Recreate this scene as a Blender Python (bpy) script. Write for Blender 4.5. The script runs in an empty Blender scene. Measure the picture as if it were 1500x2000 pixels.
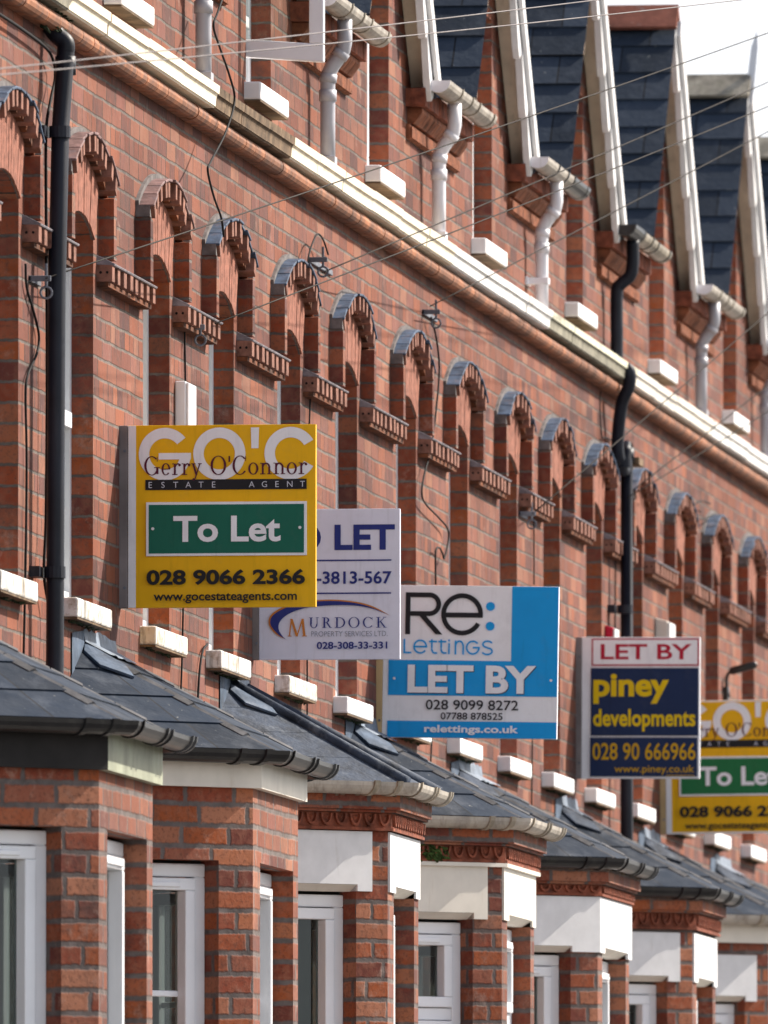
import bpy, bmesh, math, random
from mathutils import Vector, Matrix
random.seed(7)
R = math.radians
SC = bpy.context.scene
COL = SC.collection

# ------------------------------------------------------------------ camera
F = 26500.0                       # focal length in pixels of a 1500 x 2000 picture
EYE = Vector((7.5, 0.0, 1.6))     # the wall of the terrace is the plane x = 0, the street runs along +y
TH = math.atan(1575.0 / F)
PSI = math.atan(3240.0 * math.cos(TH) / F)
cps, sps, cth, sth = math.cos(PSI), math.sin(PSI), math.cos(TH), math.sin(TH)
FWD = Vector((-sps * cth, cps * cth, sth))
RGT = Vector((cps, sps, 0))
UPV = RGT.cross(FWD)
cam = bpy.data.cameras.new('camera')
camo = bpy.data.objects.new('camera', cam)
COL.objects.link(camo)
M = Matrix((RGT, UPV, -FWD)).transposed().to_4x4()
M.translation = EYE
camo.matrix_world = M
cam.sensor_fit = 'HORIZONTAL'
cam.sensor_width = 15.7
cam.lens = F / 1500.0 * 15.7
cam.clip_start = 0.5
cam.clip_end = 3000
cam.dof.use_dof = True
cam.dof.focus_distance = 55.0
cam.dof.aperture_fstop = 5.6
SC.camera = camo

# ------------------------------------------------------------------ light
SUN = Vector((0.60, 0.47, 0.60)).normalized()
SC.world = bpy.data.worlds.new('World')
SC.world.use_nodes = True
wn = SC.world.node_tree
sky = wn.nodes.new('ShaderNodeTexSky')
sky.sky_type = 'NISHITA'
sky.sun_disc = False
sky.sun_elevation = math.asin(SUN.z)
sky.sun_rotation = math.atan2(SUN.x, SUN.y)
sky.air_density = 1.0
sky.dust_density = 3.5
sky.ozone_density = 0.7
tc = wn.nodes.new('ShaderNodeTexCoord')
sx = wn.nodes.new('ShaderNodeSeparateXYZ')
wn.links.new(tc.outputs['Generated'], sx.inputs[0])
cn = wn.nodes.new('ShaderNodeTexNoise')
cn.inputs['Scale'].default_value = 2.6
cn.inputs['Detail'].default_value = 6
wn.links.new(tc.outputs['Generated'], cn.inputs['Vector'])
ca_ = wn.nodes.new('ShaderNodeMath'); ca_.operation = 'MULTIPLY_ADD'      # height of the cloud tops wanders with the noise
wn.links.new(cn.outputs[0], ca_.inputs[0]); ca_.inputs[1].default_value = -.7
wn.links.new(sx.outputs[2], ca_.inputs[2])
cm_ = wn.nodes.new('ShaderNodeMapRange'); cm_.interpolation_type = 'SMOOTHSTEP'
wn.links.new(ca_.outputs[0], cm_.inputs[0])
for i_, v_ in enumerate((-.12, .18, 1.0, 0.0)):
    cm_.inputs[1 + i_].default_value = v_
cx_ = wn.nodes.new('ShaderNodeMix'); cx_.data_type = 'RGBA'
wn.links.new(cm_.outputs[0], cx_.inputs[0])
wn.links.new(sky.outputs[0], cx_.inputs[6])
cx_.inputs[7].default_value = (6.7, 6.9, 7.2, 1)
wn.links.new(cx_.outputs[2], wn.nodes['Background'].inputs[0])
wn.nodes['Background'].inputs[1].default_value = 0.10
sl = bpy.data.lights.new('sun', 'SUN')
sl.energy = 4.7
sl.angle = R(0.55)
sl.color = (1.0, 0.925, 0.82)
so = bpy.data.objects.new('sun', sl)
so.rotation_euler = (-SUN).to_track_quat('-Z', 'Y').to_euler()
so.location = (20, 60, 40)
COL.objects.link(so)
SC.view_settings.view_transform = 'Standard'
SC.view_settings.look = 'None'
SC.view_settings.exposure = 0.93
SC.view_settings.gamma = 1
SC.cycles.max_bounces = 6
SC.cycles.use_denoising = True


# ------------------------------------------------------------------ photogrammetry (a ray of the photograph meets a plane)
def ray(u, v):
    return (FWD * F + RGT * (u - 750.0) - UPV * (v - 1000.0)).normalized()


def onx(u, v, x=0.0):
    d = ray(u, v)
    return EYE + d * ((x - EYE.x) / d.x)


def ony(u, v, y):
    d = ray(u, v)
    return EYE + d * ((y - EYE.y) / d.y)


def Yp(u, x=0.0, v=1000.0):
    return onx(u, v, x).y


def Yr(r, v=700.0):
    return onx(3990.0 - 1e6 / r, v, 0.0).y


# ------------------------------------------------------------------ node helpers
def srgb(r, g, b):
    f = lambda c: c / 12.92 if c <= .04045 else ((c + .055) / 1.055) ** 2.4
    return (f(r / 255.), f(g / 255.), f(b / 255.), 1.0)


class NT:
    def __init__(s, name):
        s.m = bpy.data.materials.new(name)
        s.m.use_nodes = True
        s.t = s.m.node_tree
        s.b = s.t.nodes['Principled BSDF']

    def n(s, typ, **kw):
        nd = s.t.nodes.new(typ)
        for k, v in kw.items():
            setattr(nd, k, v)
        return nd

    def put(s, sock, val):
        if val is None:
            return
        if isinstance(val, bpy.types.NodeSocket):
            s.t.links.new(val, sock)
        else:
            sock.default_value = val

    def math(s, op, a, b=None, c=None):
        nd = s.n('ShaderNodeMath', operation=op)
        s.put(nd.inputs[0], a)
        s.put(nd.inputs[1], b)
        s.put(nd.inputs[2], c)
        return nd.outputs[0]

    def mix(s, f, a, b, mode='MIX'):
        nd = s.n('ShaderNodeMix', data_type='RGBA', blend_type=mode)
        s.put(nd.inputs[0], f)
        s.put(nd.inputs[6], a)
        s.put(nd.inputs[7], b)
        return nd.outputs[2]

    def mixf(s, f, a, b):
        nd = s.n('ShaderNodeMix', data_type='FLOAT')
        s.put(nd.inputs[0], f)
        s.put(nd.inputs[2], a)
        s.put(nd.inputs[3], b)
        return nd.outputs[0]

    def noise(s, vec, scale, detail=3, rough=.55):
        nd = s.n('ShaderNodeTexNoise')
        s.put(nd.inputs['Vector'], vec)
        nd.inputs['Scale'].default_value = scale
        nd.inputs['Detail'].default_value = detail
        nd.inputs['Roughness'].default_value = rough
        return nd.outputs[0]

    def rng(s, v, a, b, c, d):
        nd = s.n('ShaderNodeMapRange')
        nd.clamp = True
        s.put(nd.inputs[0], v)
        for i, k in enumerate((a, b, c, d)):
            s.put(nd.inputs[1 + i], k)
        return nd.outputs[0]

    def ramp(s, f, stops, interp='LINEAR'):
        nd = s.n('ShaderNodeValToRGB')
        cr = nd.color_ramp
        cr.interpolation = interp
        while len(cr.elements) < len(stops):
            cr.elements.new(1.0)
        for e, (p, c) in zip(cr.elements, stops):
            e.position = p
            e.color = c
        s.put(nd.inputs[0], f)
        return nd.outputs[0]

    def pos(s):
        return s.n('ShaderNodeNewGeometry').outputs['Position']

    def scale(s, vec, x, y, z):
        nd = s.n('ShaderNodeMapping')
        s.put(nd.inputs[0], vec)
        nd.inputs['Scale'].default_value = (x, y, z)
        return nd.outputs[0]

    def bump(s, h, dist, strength=1.0):
        nd = s.n('ShaderNodeBump')
        nd.inputs['Strength'].default_value = strength
        nd.inputs['Distance'].default_value = dist
        s.put(nd.inputs['Height'], h)
        s.t.links.new(nd.outputs[0], s.b.inputs['Normal'])

    def done(s, col, rough=.8, metal=0.0, spec=.3):
        s.put(s.b.inputs['Base Color'], col)
        s.put(s.b.inputs['Roughness'], rough)
        s.put(s.b.inputs['Metallic'], metal)
        s.b.inputs['Specular IOR Level'].default_value = spec
        return s.m


def brick_mat(name, w, h, palette, mortar, mt=.011, header=.0, dirt=.5, z0=0.0, n1s=26, street_mix=.5, vdark=0):
    s = NT(name)
    g = s.n('ShaderNodeNewGeometry')
    P, Nn = g.outputs['Position'], g.outputs['True Normal']
    sp = s.n('ShaderNodeSeparateXYZ'); s.put(sp.inputs[0], P)
    sn = s.n('ShaderNodeSeparateXYZ'); s.put(sn.inputs[0], Nn)
    X, Y, Z = sp.outputs
    nx, ny, nz = sn.outputs
    flat = s.math('GREATER_THAN', s.math('ABSOLUTE', nz), .6)
    jamb = s.math('GREATER_THAN', s.math('ABSOLUTE', ny), .9)
    u = s.math('SUBTRACT', s.math('MULTIPLY', nx, Y), s.math('MULTIPLY', ny, X))
    u = s.mixf(flat, u, Y)
    v = s.mixf(flat, s.math('SUBTRACT', Z, z0), X)
    wob = s.math('SUBTRACT', s.noise(P, 2.2, 2), .5)
    fine = s.math('SUBTRACT', s.noise(P, 38, 4, .65), .5)
    v = s.math('ADD', v, s.math('ADD', s.math('MULTIPLY', wob, .014), s.math('MULTIPLY', fine, .016)))
    u = s.math('ADD', u, s.math('ADD', s.math('MULTIPLY', wob, .03), s.math('MULTIPLY', fine, .022)))
    rf = s.math('DIVIDE', v, h)
    row = s.math('FLOOR', rf)
    fy = s.math('FRACT', rf)
    wr = s.n('ShaderNodeTexWhiteNoise', noise_dimensions='1D'); s.put(wr.inputs['W'], row)
    hd = s.math('LESS_THAN', wr.outputs[0], header)
    ww = s.mixf(hd, w, w * .5)
    off = s.math('ADD', s.math('MULTIPLY', s.math('MODULO', row, 2.0), .5), s.math('MULTIPLY', wr.outputs[0], .35))
    uf = s.math('ADD', s.math('DIVIDE', u, ww), off)
    col = s.mixf(jamb, s.math('FLOOR', uf), s.math('FLOOR', s.math('MULTIPLY', Y, 2.7)))
    fx = s.mixf(jamb, s.math('FRACT', uf), .5)
    cv = s.n('ShaderNodeCombineXYZ')
    s.put(cv.inputs[0], col); s.put(cv.inputs[1], row); s.put(cv.inputs[2], s.math('ROUND', s.math('MULTIPLY', ny, 3.0)))
    wid = s.n('ShaderNodeTexWhiteNoise', noise_dimensions='3D'); s.put(wid.inputs[0], cv.outputs[0])
    ex = s.math('MULTIPLY', s.math('MINIMUM', fx, s.math('SUBTRACT', 1.0, fx)), ww)
    ey = s.math('MULTIPLY', s.math('MINIMUM', fy, s.math('SUBTRACT', 1.0, fy)), h)
    e = s.math('MINIMUM', ex, ey)
    mask = s.rng(e, mt * .35, mt * .75, 0.0, 1.0)
    st = [(i / (len(palette)), c) for i, c in enumerate(palette)]
    base = s.ramp(wid.outputs[0], st, 'CONSTANT')
    # firing marks and lighter, worn patches inside each brick
    n1 = s.noise(P, n1s, 4, .65)
    base = s.mix(s.rng(n1, .42, .72, 0, .5), base, (.33, .15, .095, 1))
    n2 = s.noise(P, 60, 3, .7)
    base = s.mix(s.rng(n2, .50, .70, 0, .6), base, (.085, .035, .025, 1))
    # faces towards the street are mixed towards a second, less red palette
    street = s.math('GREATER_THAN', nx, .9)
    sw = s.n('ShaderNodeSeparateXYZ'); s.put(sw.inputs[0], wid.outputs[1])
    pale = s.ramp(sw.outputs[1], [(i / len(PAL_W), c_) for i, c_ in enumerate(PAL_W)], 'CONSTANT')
    street_fac = s.math('MULTIPLY', street, s.rng(s.noise(P, 11, 4, .65), .3, .7, street_mix * .7, min(1.0, street_mix * 1.25)))
    base = s.mix(street_fac, base, pale)
    mo = s.mix(s.rng(s.noise(P, 9, 5, .7), .3, .7, 0, 1), mortar, tuple(c * .42 for c in mortar[:3]) + (1,))
    if vdark:
        mo = s.mix(s.math('LESS_THAN', ex, ey), mo, s.mix(1.0, mo, (.45, .38, .36, 1), 'MULTIPLY'))
    c = s.mix(mask, mo, base)
    big = s.noise(P, .9, 4, .6)
    c = s.mix(s.rng(big, .40, .68, 0.0, dirt), c, s.mix(1.0, c, (.56, .54, .56, 1), 'MULTIPLY'))
    # soot patches with ragged edges, and pale salt bloom
    soot = s.noise(P, 3.1, 6, .72)
    c = s.mix(s.rng(soot, .53, .68, 0.0, .60), c, (.055, .040, .037, 1))
    bloom = s.noise(P, 6.5, 6, .75)
    c = s.mix(s.rng(bloom, .58, .72, 0.0, .40), c, (.36, .27, .23, 1))
    run = s.noise(s.scale(P, 9, 3.5, .55), 1.6, 5, .7)
    c = s.mix(s.rng(run, .60, .76, 0.0, .5), c, (.07, .05, .045, 1))
    s.bump(s.math('ADD', s.math('MULTIPLY', mask, .7), s.math('MULTIPLY', n1, .7)), .005, .8)
    return s.done(c, .88, 0, .2)


def plain(name, col, rough=.6, metal=0.0, spec=.2, var=.12, sc=6.0, streak=None, bump=0.0, stain=None, stain_amt=.5, stain_lo=.55):
    s = NT(name)
    P = s.pos()
    n = s.noise(P, sc, 4, .6)
    dk = tuple(c * (1 - 2.2 * var) for c in col[:3]) + (1,)
    lt = tuple(min(1, c * (1 + var)) for c in col[:3]) + (1,)
    c = s.mix(s.rng(n, .3, .7, 0, 1), dk, lt)
    if streak:
        k = s.noise(s.scale(P, 14, 4.5, 1.6), 2.2, 4, .68)
        c = s.mix(s.rng(k, stain_lo, stain_lo + .16, 0, stain_amt), c, streak)
    if stain:
        k = s.noise(P, 11, 5, .7)
        c = s.mix(s.rng(k, stain_lo, stain_lo + .14, 0, stain_amt), c, stain)
    if bump:
        s.bump(s.noise(P, sc * 5, 4), bump, .8)
    return s.done(c, rough, metal, spec)


# brick palettes for street faces, main walls and bays
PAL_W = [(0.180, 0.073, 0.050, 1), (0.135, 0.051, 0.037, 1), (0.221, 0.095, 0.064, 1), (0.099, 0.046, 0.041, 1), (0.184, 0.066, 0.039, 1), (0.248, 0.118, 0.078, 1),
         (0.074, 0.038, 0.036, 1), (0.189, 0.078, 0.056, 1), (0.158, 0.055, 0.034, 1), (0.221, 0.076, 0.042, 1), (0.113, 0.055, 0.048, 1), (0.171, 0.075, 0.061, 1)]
PAL_A = [(0.276, 0.064, 0.027, 1), (0.230, 0.053, 0.026, 1), (0.294, 0.078, 0.035, 1), (0.184, 0.046, 0.029, 1), (0.294, 0.072, 0.024, 1),
         (0.138, 0.040, 0.031, 1), (0.248, 0.063, 0.033, 1), (0.225, 0.052, 0.026, 1), (0.313, 0.103, 0.051, 1), (0.202, 0.054, 0.035, 1), (0.276, 0.074, 0.036, 1)]
PAL_B = [(.40, .165, .095, 1), (.38, .135, .066, 1), (0.295, 0.074, 0.030, 1), (0.220, 0.050, 0.026, 1), (0.330, 0.096, 0.043, 1), (0.150, 0.042, 0.030, 1), (0.320, 0.082, 0.028, 1),
         (0.245, 0.059, 0.031, 1), (0.340, 0.130, 0.072, 1), (0.190, 0.050, 0.034, 1), (0.270, 0.088, 0.053, 1)]
MAT = {}
MAT['brick'] = brick_mat('wall_brick', .262, .0785, PAL_A, (.185, .155, .136, 1), .0105, 0.18, .85, n1s=30, street_mix=.82, vdark=1)
MAT['bay_brick'] = brick_mat('bay_brick', .232, .081, PAL_B, (.185, .155, .145, 1), .018, .0, .8, street_mix=.7)
MAT['arch_red'] = plain('red_arch_brick', (.23, .070, .040, 1), .85, var=.3, sc=18, bump=.002, stain=(.075, .036, .03, 1), stain_amt=.65)
MAT['tooth'] = plain('weathered_tooth_brick', (.25, .120, .088, 1), .85, var=.25, sc=22, bump=.002, stain=(.18, .07, .045, 1), stain_amt=.5)
MAT['recess_brick'] = plain('dark_recess_brick', (.17, .060, .028, 1), .9, var=.35, sc=14, bump=.002, stain=(.045, .028, .022, 1), stain_amt=.8, stain_lo=.46)  # darker orange brick for the courses set back behind the teeth
MAT['hole'] = plain('dark_hole', (.012, .01, .01, 1), .95)
MAT['rubbed'] = plain('rubbed_brick', (.265, .108, .074, 1), .85, var=.22, sc=22, bump=.002, streak=(.2, .09, .07, 1))
MAT['orange_brick'] = plain('orange_brick', (.23, .082, .042, 1), .85, var=.3, sc=14, bump=.002, stain=(.10, .045, .03, 1), stain_amt=.6)
MAT['blue_brick'] = plain('blue_brick', (.060, .092, .150, 1), .6, var=.3, sc=16, bump=.002, stain=(.17, .13, .135, 1), stain_amt=.55)
MAT['mauve_brick'] = plain('mauve_brick', (.19, .115, .110, 1), .7, var=.25, sc=16, bump=.002, stain=(.16, .14, .17, 1), stain_amt=.5)
MAT['mortar'] = plain('mortar', (.155, .140, .138, 1), .95, var=.2, sc=20, bump=.002)
MAT['blue_mortar'] = plain('weathered_cap_mortar', (.225, .205, .225, 1), .85, var=.25, sc=18, bump=.002, stain=(.13, .13, .16, 1), stain_amt=.5)
MAT['roll'] = plain('terracotta_roll', (.33, .128, .058, 1), .7, var=.34, sc=5, spec=.4, stain=(.13, .066, .045, 1), stain_amt=.75, stain_lo=.47, bump=.001)
MAT['white'] = plain('white_paint', (.70, .70, .71, 1), .75, spec=.2, var=.05, sc=8, streak=(.35, .32, .26, 1), stain_amt=.35, stain_lo=.62)
MAT['cornice_white'] = plain('cornice_white_paint', (.72, .71, .69, 1), .8, var=.06, sc=5, spec=.15, stain=(.45, .40, .32, 1), stain_amt=.45, stain_lo=.52)
MAT['sill'] = plain('white_sill_paint', (.72, .71, .68, 1), .6, var=.07, sc=10, streak=(.10, .085, .065, 1), stain_amt=.9, stain_lo=.50, stain=(.33, .27, .20, 1), bump=.002)
MAT['sill_clean'] = plain('clean_sill_paint', (.78, .78, .79, 1), .55, var=.04, sc=10, streak=(.3, .27, .24, 1), stain_amt=.3, stain_lo=.66)
MAT['upvc'] = plain('white_plastic_frame', (.80, .81, .84, 1), .3, var=.03, sc=4, spec=.5)
MAT['cream'] = plain('cream_paint', (.76, .68, .54, 1), .8, var=.08, sc=6, spec=.15, stain=(.52, .40, .25, 1), stain_amt=.45, stain_lo=.54)
MAT['cream_white'] = plain('off_white_paint', (.70, .655, .58, 1), .55, var=.05, sc=6, streak=(.5, .42, .32, 1), stain_amt=.35, stain_lo=.6)
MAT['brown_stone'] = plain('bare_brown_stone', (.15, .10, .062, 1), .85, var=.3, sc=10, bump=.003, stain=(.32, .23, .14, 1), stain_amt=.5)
MAT['grey_stone'] = plain('bare_grey_stone', (.24, .225, .175, 1), .85, var=.25, sc=8, bump=.003, stain=(.13, .12, .10, 1), stain_amt=.5)
MAT['pale_stone'] = plain('pale_lichen_stone', (.62, .60, .47, 1), .8, var=.15, sc=10, bump=.002, stain=(.3, .3, .2, 1), stain_amt=.4)
MAT['black_plastic'] = plain('black_plastic', (.018, .017, .018, 1), .34, var=.25, sc=6, spec=.4, stain=(.07, .07, .06, 1), stain_amt=.3)
MAT['black_pipe'] = plain('black_painted_pipe', (.011, .014, .024, 1), .5, var=.2, sc=5, spec=.25, streak=(.04, .04, .05, 1), stain_amt=.3)
MAT['grey_pipe'] = plain('grey_painted_pipe', (.40, .40, .44, 1), .4, var=.08, sc=5, spec=.45, streak=(.2, .2, .22, 1), stain_amt=.3)
MAT['white_pipe'] = plain('white_painted_pipe', (.74, .73, .77, 1), .4, var=.05, sc=5, spec=.45, streak=(.35, .33, .32, 1), stain_amt=.35)
MAT['gutter_beige'] = plain('weathered_gutter', (.36, .31, .24, 1), .45, var=.22, sc=9, spec=.4, streak=(.11, .095, .07, 1), stain_amt=.6, stain_lo=.48)
MAT['gutter_grey'] = plain('pale_gutter', (.42, .38, .33, 1), .5, var=.18, sc=9, spec=.4, streak=(.16, .13, .1, 1), stain_amt=.6, stain_lo=.5)
MAT['lead'] = plain('lead_sheet', (.036, .050, .078, 1), .7, var=.3, sc=8, spec=.2, bump=.006, stain=(.16, .18, .21, 1), stain_amt=.5)
MAT['lead_bright'] = plain('bleached_lead', (.19, .23, .29, 1), .6, var=.3, sc=9, spec=.3, bump=.004, stain=(.10, .12, .16, 1), stain_amt=.6, stain_lo=.5)
MAT['hip'] = plain('weathered_hip', (.085, .085, .092, 1), .8, var=.25, sc=10, bump=.003, stain=(.07, .07, .07, 1), stain_amt=.5)
MAT['lead_pale'] = plain('pale_lead_flashing', (.075, .105, .155, 1), .7, var=.25, sc=9, spec=.2, bump=.004, stain=(.18, .2, .24, 1), stain_amt=.5)
MAT['black_fascia'] = plain('black_fascia_board', (.022, .020, .020, 1), .75, var=.2, sc=5, spec=.2)
MAT['green_fascia'] = plain('algae_stained_board', (.30, .315, .235, 1), .6, var=.16, sc=5, streak=(.20, .19, .13, 1), stain_amt=.5)
MAT['beige_soffit'] = plain('beige_soffit_paint', (.80, .69, .55, 1), .6, var=.12, sc=3, streak=(.3, .25, .2, 1), stain_amt=.4)
MAT['ridge_red'] = plain('terracotta_ridge', (.27, .095, .062, 1), .75, var=.2, sc=7, bump=.002, stain=(.28, .27, .25, 1), stain_amt=.6, stain_lo=.62)
MAT['ridge_pale'] = plain('lichened_ridge', (.42, .37, .29, 1), .8, var=.25, sc=8, bump=.003, stain=(.2, .19, .12, 1), stain_amt=.5)
MAT['verge'] = plain('verge_mortar', (.23, .17, .13, 1), .95, var=.3, sc=22, bump=.004)
MAT['timber'] = plain('grey_weathered_timber', (.235, .205, .20, 1), .8, var=.15, sc=4, streak=(.12, .1, .095, 1), stain_amt=.6)
MAT['pine'] = plain('pale_pine', (.55, .39, .20, 1), .7, var=.12, sc=4, streak=(.36, .22, .1, 1), stain_amt=.5)
MAT['cable_black'] = plain('black_cable', (.012, .012, .013, 1), .7, spec=.12, var=.1)
MAT['cable_grey'] = plain('grey_cable', (.035, .030, .026, 1), .7, spec=.1, var=.15)
MAT['cable_pale'] = plain('pale_cable', (.17, .15, .15, 1), .6, spec=.2, var=.15)
MAT['steel'] = plain('galvanised_steel', (.16, .17, .20, 1), .7, metal=.0, spec=.15, var=.2)
MAT['asphalt'] = plain('asphalt', (.055, .055, .057, 1), .9, var=.2, sc=12, bump=.004)
MAT['paving'] = plain('paving', (.30, .29, .27, 1), .9, var=.12, sc=4)
MAT['soil'] = plain('ground', (.16, .15, .12, 1), .95, var=.2, sc=1)
MAT['dark_wall'] = plain('plaster', (.22, .20, .18, 1), .9, var=.05)
MAT['moss'] = plain('green_moss', (.075, .13, .035, 1), .95, var=.4, sc=40, bump=.01)
MAT['moss_dark'] = plain('dark_moss', (.045, .065, .035, 1), .95, var=.5, sc=60, bump=.01)
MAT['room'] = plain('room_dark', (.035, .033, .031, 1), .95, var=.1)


def slate_mat(name, col, w, edge, dust):
    s = NT(name)
    g = s.n('ShaderNodeNewGeometry')
    P = g.outputs['Position']
    uvn = s.n('ShaderNodeUVMap'); uvn.uv_map = 'slates'
    sp = s.n('ShaderNodeSeparateXYZ'); s.put(sp.inputs[0], uvn.outputs[0])
    row = s.math('FLOOR', sp.outputs[1])
    wr = s.n('ShaderNodeTexWhiteNoise', noise_dimensions='1D'); s.put(wr.inputs['W'], row)
    uf = s.math('ADD', s.math('DIVIDE', sp.outputs[0], w), s.math('ADD', s.math('MULTIPLY', s.math('MODULO', row, 2.0), .5), s.math('MULTIPLY', wr.outputs[0], .12)))
    cv = s.n('ShaderNodeCombineXYZ'); s.put(cv.inputs[0], s.math('FLOOR', uf)); s.put(cv.inputs[1], row)
    wid = s.n('ShaderNodeTexWhiteNoise', noise_dimensions='3D'); s.put(wid.inputs[0], cv.outputs[0])
    fx = s.math('FRACT', uf)
    ex = s.math('MULTIPLY', s.math('MINIMUM', fx, s.math('SUBTRACT', 1.0, fx)), w)
    gap = s.rng(ex, edge * .4, edge, 1, 0)
    k = s.math('ADD', s.math('MULTIPLY', wid.outputs[0], .75), s.math('MULTIPLY', s.noise(P, 9, 4, .65), .6))
    c = s.mix(s.rng(k, .2, .95, 0, 1), tuple(x * .66 for x in col[:3]) + (1,), tuple(x * 1.35 for x in col[:3]) + (1,))
    c = s.mix(s.rng(s.noise(P, 5, 5, .7), .52, .75, 0, dust), c, (.24, .26, .30, 1))
    c = s.mix(s.rng(s.noise(P, 34, 3, .6), .70, .76, 0, .6), c, (.36, .36, .33, 1))
    c = s.mix(gap, c, (.012, .013, .016, 1))
    s.bump(s.noise(P, 30, 4), .004, .7)
    return s.done(c, s.rng(s.noise(P, 8, 3), .3, .7, .7, .95), 0, .14)


MAT['slate'] = slate_mat('blue_slate', (.029, .039, .056, 1), .34, .006, .14)
MAT['bay_slate'] = slate_mat('bay_slate', (.013, .021, .036, 1), .42, .006, .22)


def glass_mat():
    s = NT('window_glass')
    t = s.t
    tr = s.n('ShaderNodeBsdfTransparent'); tr.inputs[0].default_value = (.72, .78, .75, 1)
    gl = s.n('ShaderNodeBsdfGlossy'); gl.inputs[1].default_value = .02
    gl.inputs[0].default_value = (.9, .95, .95, 1)
    fr = s.n('ShaderNodeFresnel'); fr.inputs[0].default_value = 1.55
    k = s.math('MULTIPLY', fr.outputs[0], .9)
    mx = s.n('ShaderNodeMixShader')
    s.put(mx.inputs[0], k)
    t.links.new(tr.outputs[0], mx.inputs[1])
    t.links.new(gl.outputs[0], mx.inputs[2])
    t.links.new(mx.outputs[0], t.nodes['Material Output'].inputs[0])
    return s.m


MAT['glass'] = glass_mat()


def paint(name, col, rough=.42, var=.03):
    if name not in MAT:
        MAT[name] = plain(name, col, rough, var=var, sc=5, spec=.14, streak=tuple(c * .66 for c in col[:3]) + (1,), stain=tuple(c * .75 + .03 for c in col[:3]) + (1,), stain_amt=.32, stain_lo=.54)
    return MAT[name]


# ------------------------------------------------------------------ mesh helpers
class MB:
    def __init__(s):
        s.v, s.f, s.uv, s.fm, s.cur = [], [], {}, [], 0

    def add(s, verts, faces, uvs=None):
        o = len(s.v)
        s.v += [tuple(v) for v in verts]
        for i, f in enumerate(faces):
            if uvs:
                s.uv[len(s.f)] = uvs[i]
            s.f.append([o + k for k in f])
            s.fm.append(s.cur)
        return s

    def hexa(s, p):      # 8 points: bottom 0-3, top 4-7
        return s.add(p, [(3, 2, 1, 0), (4, 5, 6, 7), (0, 1, 5, 4), (1, 2, 6, 5), (2, 3, 7, 6), (3, 0, 4, 7)])

    def box(s, x0, x1, y0, y1, z0, z1, tf=None):
        p = [(x0, y0, z0), (x1, y0, z0), (x1, y1, z0), (x0, y1, z0), (x0, y0, z1), (x1, y0, z1), (x1, y1, z1), (x0, y1, z1)]
        if tf:
            p = [tf(*q) for q in p]
        return s.hexa(p)

    def quad(s, a, b, c, d, uv=None):
        return s.add([a, b, c, d], [(0, 1, 2, 3)], [uv] if uv else None)

    def poly(s, pts):
        return s.add(pts, [tuple(range(len(pts)))])

    def prism(s, pts, d):            # polygon pushed along vector d, closed
        n = len(pts)
        a = [Vector(p) for p in pts]
        b = [p + Vector(d) for p in a]
        fs = [tuple(range(n - 1, -1, -1)), tuple(range(n, 2 * n))]
        fs += [(i, (i + 1) % n, n + (i + 1) % n, n + i) for i in range(n)]
        return s.add(a + b, fs)

    def tube(s, pts, r, n=10, cap=True):
        pts = [Vector(p) for p in pts]
        rings = []
        t0 = (pts[1] - pts[0]).normalized()
        ref = Vector((0, 0, 1)) if abs(t0.z) < .9 else Vector((1, 0, 0))
        nrm = t0.cross(ref).normalized()
        for i, p in enumerate(pts):
            if i == 0:
                t = pts[1] - pts[0]
            elif i == len(pts) - 1:
                t = pts[-1] - pts[-2]
            else:
                t = (pts[i + 1] - pts[i]).normalized() + (pts[i] - pts[i - 1]).normalized()
            t.normalize()
            nrm = (nrm - t * nrm.dot(t)).normalized()
            bi = t.cross(nrm)
            rr = r[i] if isinstance(r, (list, tuple)) else r
            rings.append([p + nrm * (math.cos(a) * rr) + bi * (math.sin(a) * rr) for a in [2 * math.pi * k / n for k in range(n)]])
        vs = [q for rg in rings for q in rg]
        fs = []
        for i in range(len(pts) - 1):
            for k in range(n):
                fs.append((i * n + k, i * n + (k + 1) % n, (i + 1) * n + (k + 1) % n, (i + 1) * n + k))
        if cap:
            fs.append(tuple(range(n - 1, -1, -1)))
            fs.append(tuple(range((len(pts) - 1) * n, len(pts) * n)))
        return s.add(vs, fs)

    def loft(s, rows, closed=False, caps=False):   # rows of equal length point lists
        n = len(rows[0])
        vs = [p for r_ in rows for p in r_]
        fs = []
        m = len(rows)
        for i in range(m if closed else m - 1):
            for k in range(n - 1):
                fs.append((i * n + k, i * n + k + 1, ((i + 1) % m) * n + k + 1, ((i + 1) % m) * n + k))
        if caps:
            fs.append(tuple(i * n for i in range(m - 1, -1, -1)))
            fs.append(tuple(i * n + n - 1 for i in range(m)))
        return s.add(vs, fs)


def smooth_path(pts, k=6):
    P = [Vector(p) for p in pts]
    P = [P[0] * 2 - P[1]] + P + [P[-1] * 2 - P[-2]]
    out = []
    for i in range(1, len(P) - 2):
        for j in range(k):
            t = j / k
            a, b, c, d = P[i - 1], P[i], P[i + 1], P[i + 2]
            out.append(.5 * ((2 * b) + (c - a) * t + (2 * a - 5 * b + 4 * c - d) * t * t + (3 * b - a - 3 * c + d) * t ** 3))
    out.append(P[-2])
    return out


def thing(name, loc, label, cat, group=None):
    o = bpy.data.objects.new(name, None)
    o.location = loc
    o.empty_display_size = .3
    COL.objects.link(o)
    o['label'] = label
    o['category'] = cat
    if group:
        o['group'] = group
    return o


def base_of(o):
    b = Vector((0, 0, 0))
    while o is not None:
        b += o.location
        o = o.parent
    return b


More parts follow.
